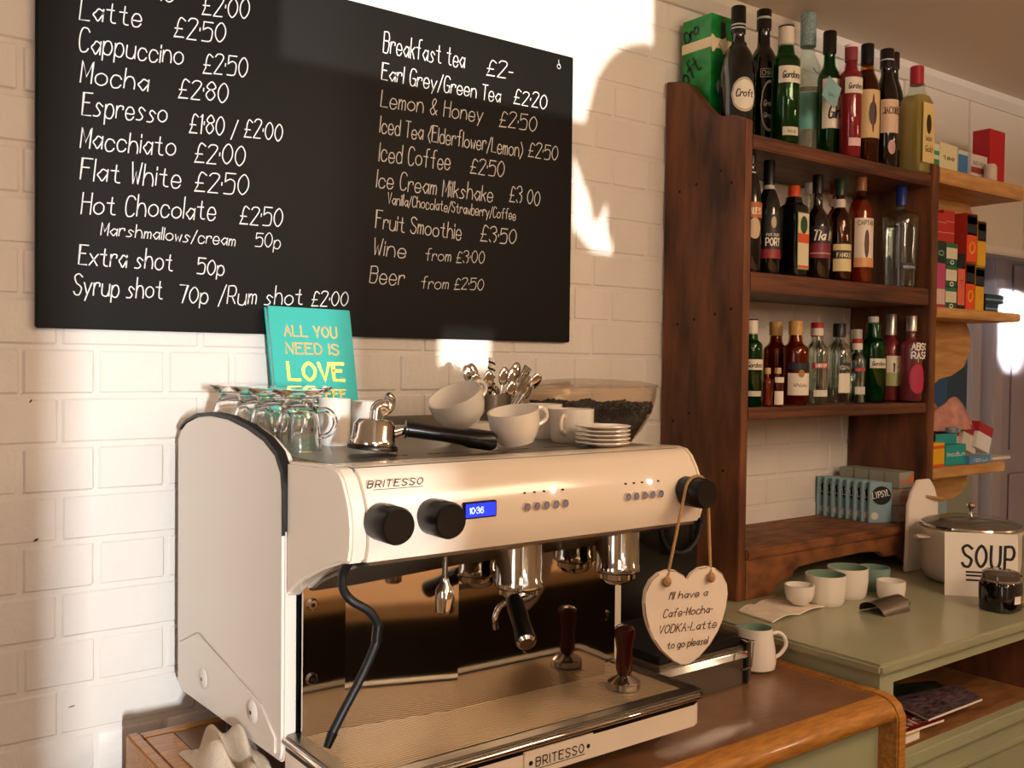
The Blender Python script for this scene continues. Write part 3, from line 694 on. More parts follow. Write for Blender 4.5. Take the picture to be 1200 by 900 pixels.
for i, (px, py, k) in enumerate([(547, 428, 'teaspoon'), (556, 426, 'teaspoon'), (566, 434, 'teaspoon'), (592, 430, 'teaspoon'), (603, 430, 'teaspoon'), (612, 425, 'teaspoon'), (620, 430, 'fork'), (627, 438, 'teaspoon'), (629, 452, 'teaspoon'), (616, 440, 'fork'), (598, 446, 'teaspoon'), (573, 444, 'teaspoon'), (586, 452, 'teaspoon'), (551, 438, 'teaspoon')]):
    nm = ['at the far left of the pot', 'second from the left of the pot', 'just left of the striped stirrer', 'just right of the striped stirrer', 'in the middle of the right-hand bunch', 'tallest of the right-hand bunch', 'pointing up at the right of the pot', 'right of the upright fork', 'lowest at the right edge of the pot', 'low between the right-hand teaspoons', 'low at the front of the middle', 'low beside the striped stirrer', 'low at the centre of the pot', 'low at the left edge of the pot'][i]
    spoon(px, py, k, 'steel %s %s' % (k, nm), 'cutlery in the pot')
st = thing('striped_stirrer', 'black and white striped paper stirrer among the teaspoons', 'stirrer', (.96, -.30, ZT))
a, b = Vector((.965, -.272, ZT+.01)), at(576, 419, 'y', -.27)
MB().tube([a, b], .0052, 10).build('stick', M_paper, st)
m = MB(); d = (b-a); L = d.length; d.normalize(); s = d.cross(Vector((0, 1, 0))).normalized(); n_ = s.cross(d)
for k in range(int(L/.011)):
    pts = [a+d*(k*.011+j*.0022+.004)+(s*math.cos(j*1.26)+n_*math.sin(j*1.26))*.0052 for j in range(6)]
    m.tube(pts, .0021, 5)
m.build('stripes', M_ink, st)
# book leaning on the wall
bk = thing('gift_book', 'turquoise book with gold capitals leaning on the wall behind the machine', 'book', (.735, -.05, .0865))
P00 = at(322, 480, 'y', -.062); 
bw_ = .152; th = .016; z0, z1 = ZT, at(313, 360, 'y', -.035).z
tl, tr = at(313, 358, 'y', -.034), at(410, 364, 'y', -.034); blx, brx = at(327, 510, 'y', -.062), at(423, 505, 'y', -.062)
F = [Vector((tl.x, -.034, tl.z)), Vector((tr.x, -.034, tl.z-.002)), Vector((brx.x, -.064, ZT+.001)), Vector((blx.x, -.064, ZT+.001))]
ud = (F[1]-F[0]).normalized(); vd = (F[0]-F[3]).normalized(); nn = ud.cross(vd).normalized(); 
if nn.y > 0: nn = -nn
def slab(name, o0, o1, m_, par, ins=0, bev=.0015):
    q = [F[0]+ud*ins-vd*ins, F[1]-ud*ins-vd*ins, F[2]-ud*ins+vd*ins, F[3]+ud*ins+vd*ins]
    MB().add([p+nn*o0 for p in q]+[p+nn*o1 for p in q], [(0, 1, 2, 3), (7, 6, 5, 4), (0, 4, 5, 1), (1, 5, 6, 2), (2, 6, 7, 3), (3, 7, 4, 0)]).build(name, m_, par, bevel=bev)
M_teal = mat('turquoise_cover', '#2FB8AE', .5)
slab('front_cover', 0, -.002, M_teal, bk); slab('pages', -.002, -.013, M_paper, bk, .003, 0); slab('back_cover', -.013, -.015, M_teal, bk)
Wb = (F[1]-F[0]).length
for txt, fz, cap, wd, hw, mm in (('ALL YOU', .765, .018, .098, .0014, M_goldd), ('NEED IS', .625, .018, .098, .0014, M_goldd), ('LOVE', .415, .029, .104, .0027, M_gold), ('& COFFEE', .265, .015, .104, .0014, M_gold)):
    m = MB(); H_ = (F[0]-F[3]).length
    text_plane(m, txt, F[3]+vd*(H_*fz)+ud*(Wb*.17)+nn*.0006, ud, vd, cap, wd, hw); m.build('cover_lettering', mm, bk, smooth=0)

# ------------------------------------------------------------------ grinder with bean hopper, knock-box drawer
gr = thing('coffee_grinder', 'black coffee grinder with a big clear hopper of beans behind the machine', 'grinder', (1.265, -.2, zb))
hx, hy = 1.255, -.19
MB().lathe([(.085, 0), (.085, .03), (.075, .05), (.072, .33), (.080, .345)], (hx, hy, zb+.0015), 24, pw=4).build('body', M_blk, gr)
MB().lathe([(.06, .0), (.085, .012), (.085, .035)], (hx, hy, .01), 28).build('collar', M_blk, gr)
MB().box(1.19, 1.50, -.27, -.10, zb+.0015, -.055).build('motor_housing', M_blk, gr, bevel=.02)
MB().lathe([(.05, -.02), (.052, .0), (.052, .09), (.045, .10)], (1.42, -.245, -.14), 24).build('dosing_drum', M_blk, gr)
MB().tube([(1.40+.055*math.cos(a), -.30, -.10+.055*math.sin(a)) for a in [k*PI/8 for k in range(17)]], .006, 8).build('hand_ring', M_rub, gr)
MB().box(hx-.155, hx-.05, hy-.08, hy-.02, -.16, -.07).build('dosing_chamber', M_blk, gr, bevel=.01)
MB().tube(smoothp([(hx-.10, hy-.10, -.06), (hx-.135, hy-.13, -.03), (hx-.145, hy-.12, -.10), (hx-.12, hy-.12, -.19)]), .007, 10).build('dosing_lever', M_rub, gr)
ho = [(.066, .045), (.080, .055), (.104, .085), (.121, .115), (.129, .145), (.131, .166)]
m = MB().lathe([(r-.0025, z) for r, z in reversed(ho)]+ho, (hx, hy, 0), 48, cap=False)
nn_ = 48; k = len(ho)*2
m.f += [((k-1)*nn_+i, (k-1)*nn_+(i+1) % nn_, (i+1) % nn_, i) for i in range(nn_)]
m.build('hopper', thin('smoky_plastic', '#FBF6F0', .02), gr)
MB().lathe([(.133, .166), (.133, .170), (.10, .176), (.05, .179), (.001, .180)], (hx, hy, 0), 48, cap=True).build('hopper_lid', thin('smoky_lid', '#F4EDE4', .22, .1, '#D8C8B4'), gr)
m = MB(); hb = [(.060, .046), (.074, .056), (.098, .085), (.115, .115), (.122, .136)]; m.lathe(hb[:4]+[(.119, .128), (.09, .130), (.05, .127), (.001, .129)], (hx, hy, 0), 40, cap=True); m.build('beans_mass', M_bean, gr, kind='stuff')
m = MB(); rnd = random.Random(3)
for i in range(1500):
    a = rnd.uniform(0, 2*PI); q = rnd.random()
    if q < .5: r_ = .120*math.sqrt(rnd.random()); z_ = .130+.005*math.sin(9*a)*r_/.12
    else:
        z_ = rnd.uniform(.06, .131); r_ = .077+(z_-.056)*.60 if z_ < .115 else .1165+(z_-.115)*.27
    m2 = Matrix.Translation((hx+r_*math.cos(a), hy+r_*math.sin(a), z_))@Matrix.Rotation(rnd.uniform(0, 6), 4, (rnd.random()-.5, rnd.random()-.5, rnd.random()-.5))
    m.m = m2; m.sphere((0, 0, 0), .0036, 6, 1.4, 1, .7)
m.build('coffee_beans', M_bean, gr, kind='stuff')
kb = thing('knock_box_drawer', 'steel knock-box drawer with a black top beside the machine', 'drawer box', (1.24, -.42, zb))
MB().box(1.135, 1.345, -.505, -.300, zb+.0005, -.275).build('drawer_case', M_steel, kb, bevel=.003)
MB().box(1.14, 1.34, -.500, -.305, -.275, -.262).build('rubber_top', M_rub, kb, bevel=.002)
MB().box(1.13, 1.350, -.511, -.505, -.295, -.283).build('steel_edge', M_chrome, kb, bevel=.001)
MB().tube([Vector((1.352, -.508, -.272)), at(867, 748, 'y', -.53), at(884, 751, 'y', -.53), at(880, 782, 'y', -.53), at(869, 785, 'y', -.53), Vector((1.352, -.508, -.32))], .0016, 8).build('wire_handle', M_chrome, kb)
MB().box(1.346, 1.356, -.512, -.470, zb+.002, -.266).build('steel_bracket', M_steel, kb, bevel=.002)

# milk jug
jx, jy = 1.430, -.462
jg = thing('milk_jug', 'small white milk jug with a loop handle on the brown cabinet', 'jug', (jx, jy, zb))
m = MB(); N = 36; prof = [(.0005, .0005), (.026, .0005), (.034, .006), (.036, .018), (.034, .040), (.029, .068), (.0285, .078)]
inp = [(.0265, .078), (.027, .066), (.032, .040), (.033, .015), (.0005, .006)]
m.lathe(prof, (jx, jy, zb), N, cap=False)
def spoutify(m):
    for v in m.v:
        z = v.z-zb
        if z > .055:
            a = math.atan2(v.y-jy, v.x-jx); da = abs((a-2.60+PI) % (2*PI)-PI)
            if da < .6: k = (1-da/.6)*((z-.055)/.023)**1.5; v.x -= .012*k; v.y += .007*k; v.z += .003*k
    return m
spoutify(m).build('jug_body', M_white, jg)
m = MB(); m.lathe([(.0285, .078)]+inp, (jx, jy, zb), N, cap=False); spoutify(m).build('glazed_inside', M_green_in, jg)
MB().tube(smoothp([(jx+q*.86, jy-q*.50, zb+z_) for q, z_ in ((.027, .064), (.042, .067), (.054, .057), (.056, .042), (.046, .027), (.033, .020))]), .0036, 10).build('handle', M_white, jg)

# tamper
tp = thing('coffee_tamper', 'dark red wooden-handled tamper standing on the drip tray', 'tamper', (.995, -.572, -.2645))
MB().lathe([(.0225, 0), (.024, .001), (.024, .010), (.021, .013), (.010, .019), (.008, .021)], (.995, -.572, -.2640), 32).build('steel_base', M_chrome, tp)
MB().lathe([(.010, .021), (.0115, .024), (.0125, .030), (.0115, .055), (.0135, .068), (.0155, .078), (.015, .088), (.010, .092), (.001, .093)], (.995, -.572, -.2640), 24).build('wooden_handle', M_redwood, tp)

# heart sign on rope
hc = at(803, 722, 'y', -.686)
hr = Matrix.Translation(hc)@R(-.22, 'Z')
ht = thing('heart_sign', 'white wooden heart plaque hanging by rope from the right-hand knob', 'sign', tuple(hc))
HH = [(0, .37), (.05, .44), (.14, .49), (.24, .50), (.34, .475), (.43, .41), (.485, .31), (.50, .19), (.485, .06), (.445, -.07), (.38, -.20), (.29, -.32), (.17, -.43), (.05, -.495), (0, -.505)]
HO = [(x*.137, z*.133) for x, z in HH]+[(-x*.137, z*.133) for x, z in reversed(HH[1:-1])]
m = MB(); m.m = hr; m.prism(HO, 'y', -.004, .004)
M_heart = mat('distressed_white_wood', '#EFDDC8', .6, bump=.3, bscale=60, var=.05, vscale=20)
m.build('plaque', M_heart, ht, bevel=.0015, smooth=40)
m = MB(); m.m = hr
for i in range(2, len(HO)-1):
    a, b = HO[i], HO[i+1]; 
    if i % 3: m.tube([(a[0]*.985, -.0042, a[1]*.985), (b[0]*.985, -.0042, b[1]*.985)], .0006, 4)
m.build('worn_edge', mat('worn_wood', '#8a6a4a', .7), ht, kind='stuff')
for txt, z, cap, wd in (("I'll have a", .0265, .0095, .062), ('Cafe-Mocha-', .0025, .0105, .080), ('VODKA-Latte', -.0190, .0110, .094), ('to go please!', -.0405, .0095, .066)):
    m = MB(); u = hr.to_3x3()@Vector((1, 0, 0)); p = hr@Vector((.001, -.0047, z))
    text_plane(m, txt, p, u, (0, 0, 1), cap, wd, .00065, .28, align='c'); m.build('lettering', mat('grey_brown_print', '#5d4a3c', .7), ht, smooth=0)
rp = MB(); hl, hr_ = hr@Vector((-.036, -.007, .052)), hr@Vector((.036, -.007, .052))
kx, kz = 1.052, .028
rope = [hl, hl+Vector((0, -.002, .02))]
arcp = [(kx+.0238*math.cos(a), -.655, kz+.0238*math.sin(a)) for a in [PI-.1-i*(PI-.2)/8 for i in range(9)]]
MB().tube([hl]+arcp+[hr_], .0022, 8).build('rope', M_rope, ht)
for p in (hl, hr_):
    MB().sphere(p+Vector((0, -.001, 0)), .0068, 10, 1, .8, 1.1).build('rope_knot', M_rope, ht)
# cloth under the machine
def crumple(name, c, sx, sy, h, label, m_, seed, cat='cloth'):
    rnd = random.Random(seed); ph = [(rnd.uniform(8, 60), rnd.uniform(0, 6), rnd.uniform(0, PI)) for _ in range(9)]
    m = MB(); N = 30; vs = []
    for j in range(N+1):
        for i in range(N+1):
            u, v = i/N*2-1, j/N*2-1; r = math.hypot(u, v)
            z = h*max(0, 1-r**2.2)**.6 if r < 1 else 0
            k = sum(math.sin((u*math.cos(t)+v*math.sin(t))*f_*.2+p) for f_, p, t in ph)/9
            z = z*(1+1.5*k)+.001
            vs.append((c[0]+u*sx*(1+.12*k), c[1]+v*sy*(1+.12*k), c[2]+max(z, .001)))
    m.add(vs, [(j*(N+1)+i, j*(N+1)+i+1, (j+1)*(N+1)+i+1, (j+1)*(N+1)+i) for j in range(N) for i in range(N)])
    return single(m, name, m_, label, cat, c, smooth=180)
crumple('cleaning_cloth', (.490, -.345, zb+.002), .040, .100, .040, 'crumpled grey-white cleaning cloth stuffed under the machine', mat('cloth_cotton', '#CDBBA4', .95, bump=.8, bscale=300), 5)

# ================================================================== THINGS ON THE GREEN CABINET
ZG = -.298
# napkins / open booklet
bo = thing('open_booklet', 'open white booklet lying under the small cup on the green cabinet', 'booklet', (1.65, -.33, ZG))
def sheet(pts_l, z, name, m_, th=.0012):
    m = MB(); N = 14; A_, B_, C_, D_ = [Vector(p) for p in pts_l]; vs = []
    for k, dz in ((0, 0), (1, th)):
        for j in range(2):
            for i in range(N+1):
                t = i/N; p = A_.lerp(B_, t) if j == 0 else D_.lerp(C_, t)
                zz = z+.006*math.sin(min(1, t*2)*PI)*(t < .5)+.004*math.sin(max(0, t*2-1)*PI)*(t > .5)+dz
                vs.append((p.x, p.y, zz))
    W = N+1; fs = []
    for i in range(N):
        fs += [(i, i+1, W+i+1, W+i), (2*W+i, 3*W+i, 3*W+i+1, 2*W+i+1), (i, 2*W+i, 2*W+i+1, i+1), (W+i, W+i+1, 3*W+i+1, 3*W+i)]
    fs += [(0, W, 3*W, 2*W), (N, 2*W+N, 3*W+N, W+N)]
    m.add(vs, fs); return m.build(name, m_, bo, smooth=60)
q = [at(865, 718, 'z', ZG), at(905, 731, 'z', ZG), at(966, 712, 'z', ZG), at(903, 704, 'z', ZG)]
q = [q[0], q[3], q[2], q[1]]
sheet([q[0], q[1], q[2], q[3]], ZG+.001, 'page_block', M_paper, .002); 
sheet([q[0], q[1], q[2], q[3]], ZG+.0035, 'top_page', mat('printed_page', '#E8D8C4', .7, var=.1, vscale=90), .0008)
sp_ = [('cup', 'small white espresso cup standing on the open booklet', (1.712, -.345, ZG+.0115), .031, .040, None, 'pots on the green cabinet'),
 ('bowl', 'white pot with green inside, beside the small cup on the booklet', (1.798, -.348, ZG), .043, .064, M_green_in, 'pots on the green cabinet'),
 ('bowl', 'white pot with green inside, right-hand one of the two big pots', (1.893, -.337, ZG), .044, .066, M_green_in, 'pots on the green cabinet')]
for nm, lab, c, r, h, inn, g in sp_: cup(nm, lab, nm, c, r, h, None, None, None, None, inn, straight=(inn is not None), foot=.55)
cup('bowl', 'blue-green glazed pot behind the small square-looking cup', 'bowl', (2.003, -.330, ZG), .036, .052, None, None, mat('blue_green_glaze', '#7E988E', .2), None, None, straight=True)
cup('cup', 'small cream cup behind the metal scoop', 'cup', (1.958, -.402, ZG), .031, .040, None, None, None, None, None, straight=True)
# scoop
sc = thing('metal_scoop', 'old grey metal scoop lying upside down in front of the small cups', 'scoop', (1.86, -.43, ZG))
a = at(1012, 716, 'z', ZG); b = at(1050, 712, 'z', ZG); M_scoop = mat('tarnished_metal', '#9A9086', .38, 1, bump=.3, bscale=80)
ax = Vector((1, -.10, 0)).normalized(); pr = Vector((-ax.y, ax.x, 0)); c0 = Vector((1.805, -.455, ZG)); m = MB(); vs = []; N, Mx = 14, 10
for j in range(Mx+1):
    t = j/Mx; r_ = .031-.004*t; 
    for i in range(N+1):
        an = PI*i/N; sh = (.030*(1-math.sin(an)*.0)-.018*math.sin(an)) if j == 0 else 0
        p = c0+ax*(t*.085)+pr*(r_*math.cos(an))+Vector((0, 0, (.75+.35*t)*r_*math.sin(an)+.001))
        if j == 0: p -= ax*(.010*math.sin(an))
        vs.append(p)
m.add(vs, [(j*(N+1)+i, j*(N+1)+i+1, (j+1)*(N+1)+i+1, (j+1)*(N+1)+i) for j in range(Mx) for i in range(N)])
e0 = Mx*(N+1); m.add([c0+ax*.085+Vector((0, 0, .001))]+[vs[e0+i] for i in range(N+1)], [(0, i+1, i+2) for i in range(N)])
m.build('scoop_bowl', M_scoop, sc)
MB().tube([c0+ax*.085+Vector((0, 0, .012)), c0+ax*.112+Vector((0, 0, .011))], [.006, .008], 10).build('handle', M_scoop, sc)
# soup kettle
kx_, ky_ = 2.285, -.405
kt = thing('soup_kettle', 'white soup kettle with a glass lid behind the soup card', 'soup kettle', (kx_, ky_, ZG))
M_ket = mat('kettle_enamel', '#E3D6C4', .3)
MB().lathe([(.085, 0), (.098, .006), (.106, .02), (.110, .05), (.110, .115), (.114, .122), (.114, .128), (.106, .130)], (kx_, ky_, ZG), 48).build('kettle_body', M_ket, kt)
MB().lathe([(.114, .130), (.116, .133), (.114, .137)], (kx_, ky_, ZG), 48).build('steel_rim', M_chrome, kt)
MB().lathe([(.110, .137), (.10, .143), (.07, .151), (.03, .156), (.001, .157)], (kx_, ky_, ZG), 48).build('glass_lid', thin('lid_glass', '#EDEAE2', .22, .05, '#B8B2A4'), kt)
MB().lathe([(.006, .155), (.004, .162), (.005, .172), (.011, .178), (.011, .184), (.004, .187)], (kx_, ky_, ZG), 20).build('lid_knob', M_chrome, kt)
for s_ in (1,):
    a_ = math.atan2(.55, -.83)
    d_ = Vector((math.cos(a_), math.sin(a_), 0)); e_ = Vector((-d_.y, d_.x, 0))
    m = MB(); c_ = Vector((kx_, ky_, ZG+.105)); m.tube([c_+d_*.105, c_+d_*.135], [.022, .016], 16); m.m = Matrix.Identity(4)
    for v in m.v: v.z = ZG+.105+(v.z-ZG-.105)*.25
    m.build('side_handle', M_ket, kt)
# soup card
cA, cB = Vector((2.090, -.452, ZG)), Vector((2.190, -.566, ZG)); cd_ = (cB-cA).normalized(); nrm = Vector((cd_.y, -cd_.x, 0))
if nrm.dot(CAM-cA) < 0: nrm = -nrm
tiltv = (Vector((0, 0, 1))-nrm*.10).normalized()
sg = thing('soup_card', 'white card reading SOUP propped against the kettle', 'sign', tuple(cA))
L_ = (cB-cA).length; H_ = .140
q = [cA, cB, cB+tiltv*H_, cA+tiltv*H_]
MB().add(q+[p-nrm*.002 for p in q], [(0, 1, 2, 3), (7, 6, 5, 4), (0, 4, 5, 1), (1, 5, 6, 2), (2, 6, 7, 3), (3, 7, 4, 0)]).build('card', M_paper, sg, smooth=0)
m = MB(); o_ = cA+nrm*.0008
text_plane(m, 'SOUP', o_+cd_*(L_*.24)+tiltv*.066, cd_, tiltv, .046, L_*.70, .0030, .06, gap=2.0)
text_plane(m, '-', o_+cd_*(L_*.30)+tiltv*.030, cd_, tiltv, .055, .05, .002)
m.build('lettering', M_ink, sg, smooth=0)
m = MB(); 
for k in (.046, .036): text_plane(m, '-', o_+cd_*(L_*.30)+tiltv*(k-.018), cd_, tiltv, .042, .10, .002)
m.build('underline', M_ink, sg, smooth=0)
# clip jar
jx2, jy2 = 2.062, -.590
jr = thing('clip_top_jar', 'dark clip-top jar in front of the soup card', 'jar', (jx2, jy2, ZG))
MB().lathe([(.034, 0), (.038, .004), (.039, .055), (.036, .062)], (jx2, jy2, ZG), 28, pw=3).build('jar_body', mat('dark_jam', '#120A09', .08, coat=.8), jr)
MB().lathe([(.038, .062), (.038, .066)], (jx2, jy2, ZG), 28).build('rubber_seal', mat('seal', '#8d7a6b', .6), jr)
MB().lathe([(.037, .066), (.037, .078), (.030, .083), (.001, .084)], (jx2, jy2, ZG), 28).build('jar_lid', mat('smoked_lid', '#5b5048', .1, coat=.5), jr)
for s_ in (-1, 1): MB().tube(smoothp([(jx2+s_*.036, jy2-.01, ZG+.055), (jx2+s_*.048, jy2-.016, ZG+.06), (jx2+s_*.049, jy2-.018, ZG+.074), (jx2+s_*.037, jy2-.01, ZG+.075)]), .0018, 6).build('wire_clip', M_chrome, jr)
m = MB(); patch_cyl(m, (jx2, jy2), .0405, -PI/2-.15, .28, ZG+.020, ZG+.036); m.build('label', M_paper, jr)
m = MB().box(2.118, 2.20, -.66, -.60, ZG+.0003, ZG+.018); single(m, 'beige_tin', mat('beige_card', '#D3B283', .6), 'low beige tin at the right, beside the clip-top jar', 'tin', (2.16, -.63, ZG), bevel=.006)
# chopping board
cb = thing('chopping_board', 'white chopping board with a rope loop leaning beside the soup kettle', 'chopping board', (2.24, -.275, ZG))
m = MB(); base = at(1079, 676, 'z', ZG)
O_ = Vector((2.235, -.262, ZG+.001)); u_ = Vector((.83, -.56, 0)); u_ = Vector((1, -.05, 0)).normalized(); v_ = Vector((.14, .06, 1)).normalized(); w_ = u_.cross(v_).normalized()
ol = [(0, 0), (.125, 0), (.125, .165), (.105, .205), (.085, .225), (.035, .225), (.012, .195), (0, .165)]
m.add([O_+u_*p[0]+v_*p[1] for p in ol]+[O_+u_*p[0]+v_*p[1]+w_*.010 for p in ol], [tuple(range(8)), tuple(reversed(range(8, 16)))]+[(i, (i+1) % 8, (i+1) % 8+8, i+8) for i in range(8)])
m.build('board', mat('white_board', '#EFE6DA', .5), cb, bevel=.002)
p_ = O_+u_*.055+v_*.185-w_*.001
MB().tube([p_, p_+Vector((.03, -.02, -.006)), p_+Vector((.065, -.03, -.012))], .004, 8).build('rope_loop', M_rope, cb)

# magazines in the open cabinet
ZM = -.472
def mag(lab, pts, z, m_, title, tcol, th=.004):
    P = [at(px, py, 'z', z+th) for px, py in pts]; P = [Vector((max(p.x, 1.568), max(-.636, p.y), p.z)) for p in P]; c = sum(P, Vector())/4
    t = thing('magazine', lab, 'magazine', (c.x, c.y, z), 'magazines in the open cabinet')
    m = MB(); m.add([(p.x, p.y, z) for p in P]+[(p.x, p.y, z+th) for p in P], [(3, 2, 1, 0), (4, 5, 6, 7), (0, 1, 5, 4), (1, 2, 6, 5), (2, 3, 7, 6), (3, 0, 4, 7)]); m.build('pages', M_paper, t, smooth=0)
    m = MB(); m.add([(p.x, p.y, z+th+.0003) for p in P]+[(p.x, p.y, z+th+.0009) for p in P], [(3, 2, 1, 0), (4, 5, 6, 7), (0, 1, 5, 4), (1, 2, 6, 5), (2, 3, 7, 6), (3, 0, 4, 7)]); cv = m.build('cover', m_, t, smooth=0)
    if title:
        m = MB(); a, b = Vector((P[0].x, P[0].y, z+th+.0014)), Vector((P[1].x, P[1].y, z+th+.0014)); u = (b-a); L = u.length; u.normalize(); v = Vector((-u.y, u.x, 0))
        text_plane(m, title, a+u*L*.1+v*.012, u, v, .022, L*.75, .0022); m.build('title', pm(tcol), cv, smooth=0)
    return t
M_cov1 = mat('cover_dark_photo', '#8A6E74', .3, col2='#0E0B10', vscale=42, stretch=(1, 3, 1)); M_cov2 = mat('cover_red', '#7A1A1E', .3, var=.2, vscale=20)
M_cov3 = mat('cover_yellow', '#C8A03A', .3, col2='#C9A89A', vscale=30); M_cov4 = mat('cover_green_photo', '#3C4A36', .3, col2='#0B0D0A', vscale=24)
mag('cream and yellow magazine at the bottom of the pile, nearest the front', [(1040, 884), (1093, 863), (1078, 848), (1020, 862)], ZM, M_cov3, '', '', .012)
mag('red-titled magazine above the yellow one', [(1040, 866), (1116, 846), (1096, 826), (1020, 840)], ZM+.0135, M_cov2, 'NEWS', '#E8D8D0')
mag('dark green-covered magazine at the back of the pile', [(1030, 832), (1125, 816), (1095, 798), (1010, 806)], ZM+.0190, M_cov4, '', '#fff')
mag('dark-covered magazine on top, its corner pointing right', [(1108, 849), (1187, 829), (1122, 802), (1040, 820)], ZM+.0250, M_cov1, '', '#fff')

# ================================================================== BOTTLES
PHI = -PI/2-.45
GL = {}
def glassm(h): 
    return thin('glass_'+h.strip('#'), h)
def liq(h, d=.35): return thin('liquid_'+h.strip('#'), h, d, .2)
def bottle(pxc, wpx, ytop, y, zs, lab, kind='round', glass=None, solid=None, liquid=None, cap=('#111111', .16), capw=.5, body=.62, labels=(), group='', neckband=None, fill=.9, neckr=.36, cat='bottle', capmat=None, shoulder=.10, taper=1.0):
    c = at(pxc, (ytop+40), 'y', y); x = c.x; top = at(pxc, ytop, 'y', y).z
    k = pxm((x, y, zs+.1)); r = wpx/2*k; z = zs+.0005; H = top-z
    t = thing('bottle', lab, cat, (x, y, z), group)
    hb = H*body; hs = hb+H*shoulder; hc = H*(1-cap[1]); rn = r*neckr
    pw = {'round': 2, 'square': 5, 'flat': 3.5}[kind]
    if kind != 'round': r *= .93
    rb = r*taper
    out = [(.0005, 0), (rb*.9, 0), (rb, .004), (rb*(1-.0)+(r-rb)*.9, hb*.9), (r, hb), (r*.96, hb+(hs-hb)*.25), (r*.86, hb+(hs-hb)*.55), (r*.70, hb+(hs-hb)*.82), ((rn+r*.7)/2, hs), (rn*1.06, hs+.006), (rn, hs+.014), (rn*.95, hc), (rn*1.05, hc+.002)]
    sy = .55 if kind == 'flat' else 1
    m = MB()
    if solid:
        m.lathe(out+[(.0005, hc+.002)], (x, y, z), 24, pw=pw, sy=sy, cap=False); m.build('bottle_glass', solid, t)
    else:
        tk = .0022; inn = [(max(.0005, a-tk), b+(tk if i < 3 else 0)) for i, (a, b) in enumerate(out)]
        m.lathe(out+list(reversed(inn)), (x, y, z), 24, pw=pw, sy=sy, cap=False); m.build('bottle_glass', glass, t)
        if liquid:
            hf = H*fill
            li = [(max(.0004, a-tk-.0006), b+(tk+.0008 if i < 3 else 0)) for i, (a, b) in enumerate(out) if b < hf]
            lr = li[-1][0]; li.append((lr, min(hf, hc))); li.append((.0004, min(hf, hc)))
            m = MB(); m.lathe(li, (x, y, z), 24, pw=pw, sy=sy, cap=False); m.build('liquid', liquid, t)
    rc_ = r*capw*.98
    cm = capmat or pm(cap[0], .35)
    m = MB().lathe([(rc_, hc), (rc_, H-.002), (rc_*.9, H), (.0005, H)], (x, y, z), 20, cap=True); cp = m.build('cap', cm, t)
    if neckband:
        for a, b, h in neckband:
            m = MB().lathe([(rc_*1.02, H*a), (rc_*1.02, H*b)], (x, y, z), 20, cap=False); m.build('cap_band', pm(h), cp)
    for li_, L in enumerate(labels):
        z0, z1, half, colr, txts = L[:5]; shp = L[5] if len(L) > 5 else None
        rr = r*1.0+.0007+li_*.0005
        if kind == 'square' or kind == 'flat':
            hw_ = r*half*.9; yy = y-r*sy*(1.0)-.0012-li_*.0007
            m = MB()
            if shp == 'oval': m.prism([(x+hw_*math.cos(a), z+H*(z0+z1)/2+H*(z1-z0)/2*math.sin(a)) for a in [i*PI/10 for i in range(20)]], 'y', yy, yy+.0006)
            else: m.box(x-hw_, x+hw_, yy, yy+.0006, z+H*z0, z+H*z1)
            lb = m.build('label', pm(colr), t, smooth=0)
            for s, fz, cp_, wd, hc_, sl_ in txts:
                m = MB(); text_plane(m, s, (x, yy-.0004, z+H*fz), (1, 0, 0), (0, 0, 1), cp_, wd*r, max(.00045, cp_*.075), sl_, align='c'); m.build('label_print', pm(hc_), lb, smooth=0)
        else:
            if taper != 1: rr = (rb+(r-rb)*min(1, (z0+z1)/2/body))+.0012+li_*.0005
            m = MB(); patch_cyl(m, (x, y), rr, PHI, half, z+H*z0, z+H*z1, 12, shp); lb = m.build('label', pm(colr), t)
            for s, fz, cp_, wd, hc_, sl_ in txts:
                m = MB(); text_cyl(m, s, (x, y), rr+.0004, PHI, z+H*fz, cp_, wd*r, max(.00045, cp_*.075), sl_); m.build('label_print', pm(hc_), lb, smooth=0)
    return t
dk = mat('dark_bottle', '#070808', .08, coat=.6); dg = mat('dark_green_bottle', '#0A1A10', .08, coat=.6); br_ = mat('brown_bottle', '#150905', .08, coat=.6)
gG = glassm('#9FD8A8'); gC = glassm('#F6FBF8'); gP = glassm('#F6D6D8'); gB = glassm('#F2D2B0')
lw = mat('clear_spirit', '#FAFCFA', 0, trans=1, ior=1.33); lwh = liq('#8A3A16', .5); lpk = liq('#B5505A', .7); lye = liq('#E2C272', .5); lgr = liq('#3E8C50', .35)
A_ = 'bottles on the top shelf'; B_ = 'bottles on the middle shelf'; C_ = 'bottles on the lower bottle shelf'
# gift box
gb = thing('gift_box', 'green spirits gift carton with a cream ribbon at the left end of the top shelf', 'gift box', (1.735, -.085, ZS[0]))
GX0, GX1, GY0, GY1 = 1.682, 1.768, -.105, -.018
ztop = at(827, 12, 'y', GY0).z
M_gb = mat('green_carton', '#0E8A3C', .4, var=.35, vscale=40)
MB().box(GX0, GX1, GY0, GY1, ZS[0]+.0005, ztop).build('carton', M_gb, gb, bevel=.001)
zr = ztop-.075
MB().box(GX0-.0012, GX1+.0012, GY0-.0012, GY1+.0012, zr, zr+.022).build('ribbon', mat('cream_ribbon', '#E9D9B0', .5), gb)
for s_ in (-1, 1):
    MB().prism([(GX0+.02, zr+.011), (GX0+.02+s_*.022, zr+.026), (GX0+.02+s_*.026, zr+.006), (GX0+.02+s_*.018, zr-.012)], 'y', GY0-.006, GY0-.0014).build('bow', mat('cream_ribbon', '#E9D9B0', .5), gb)
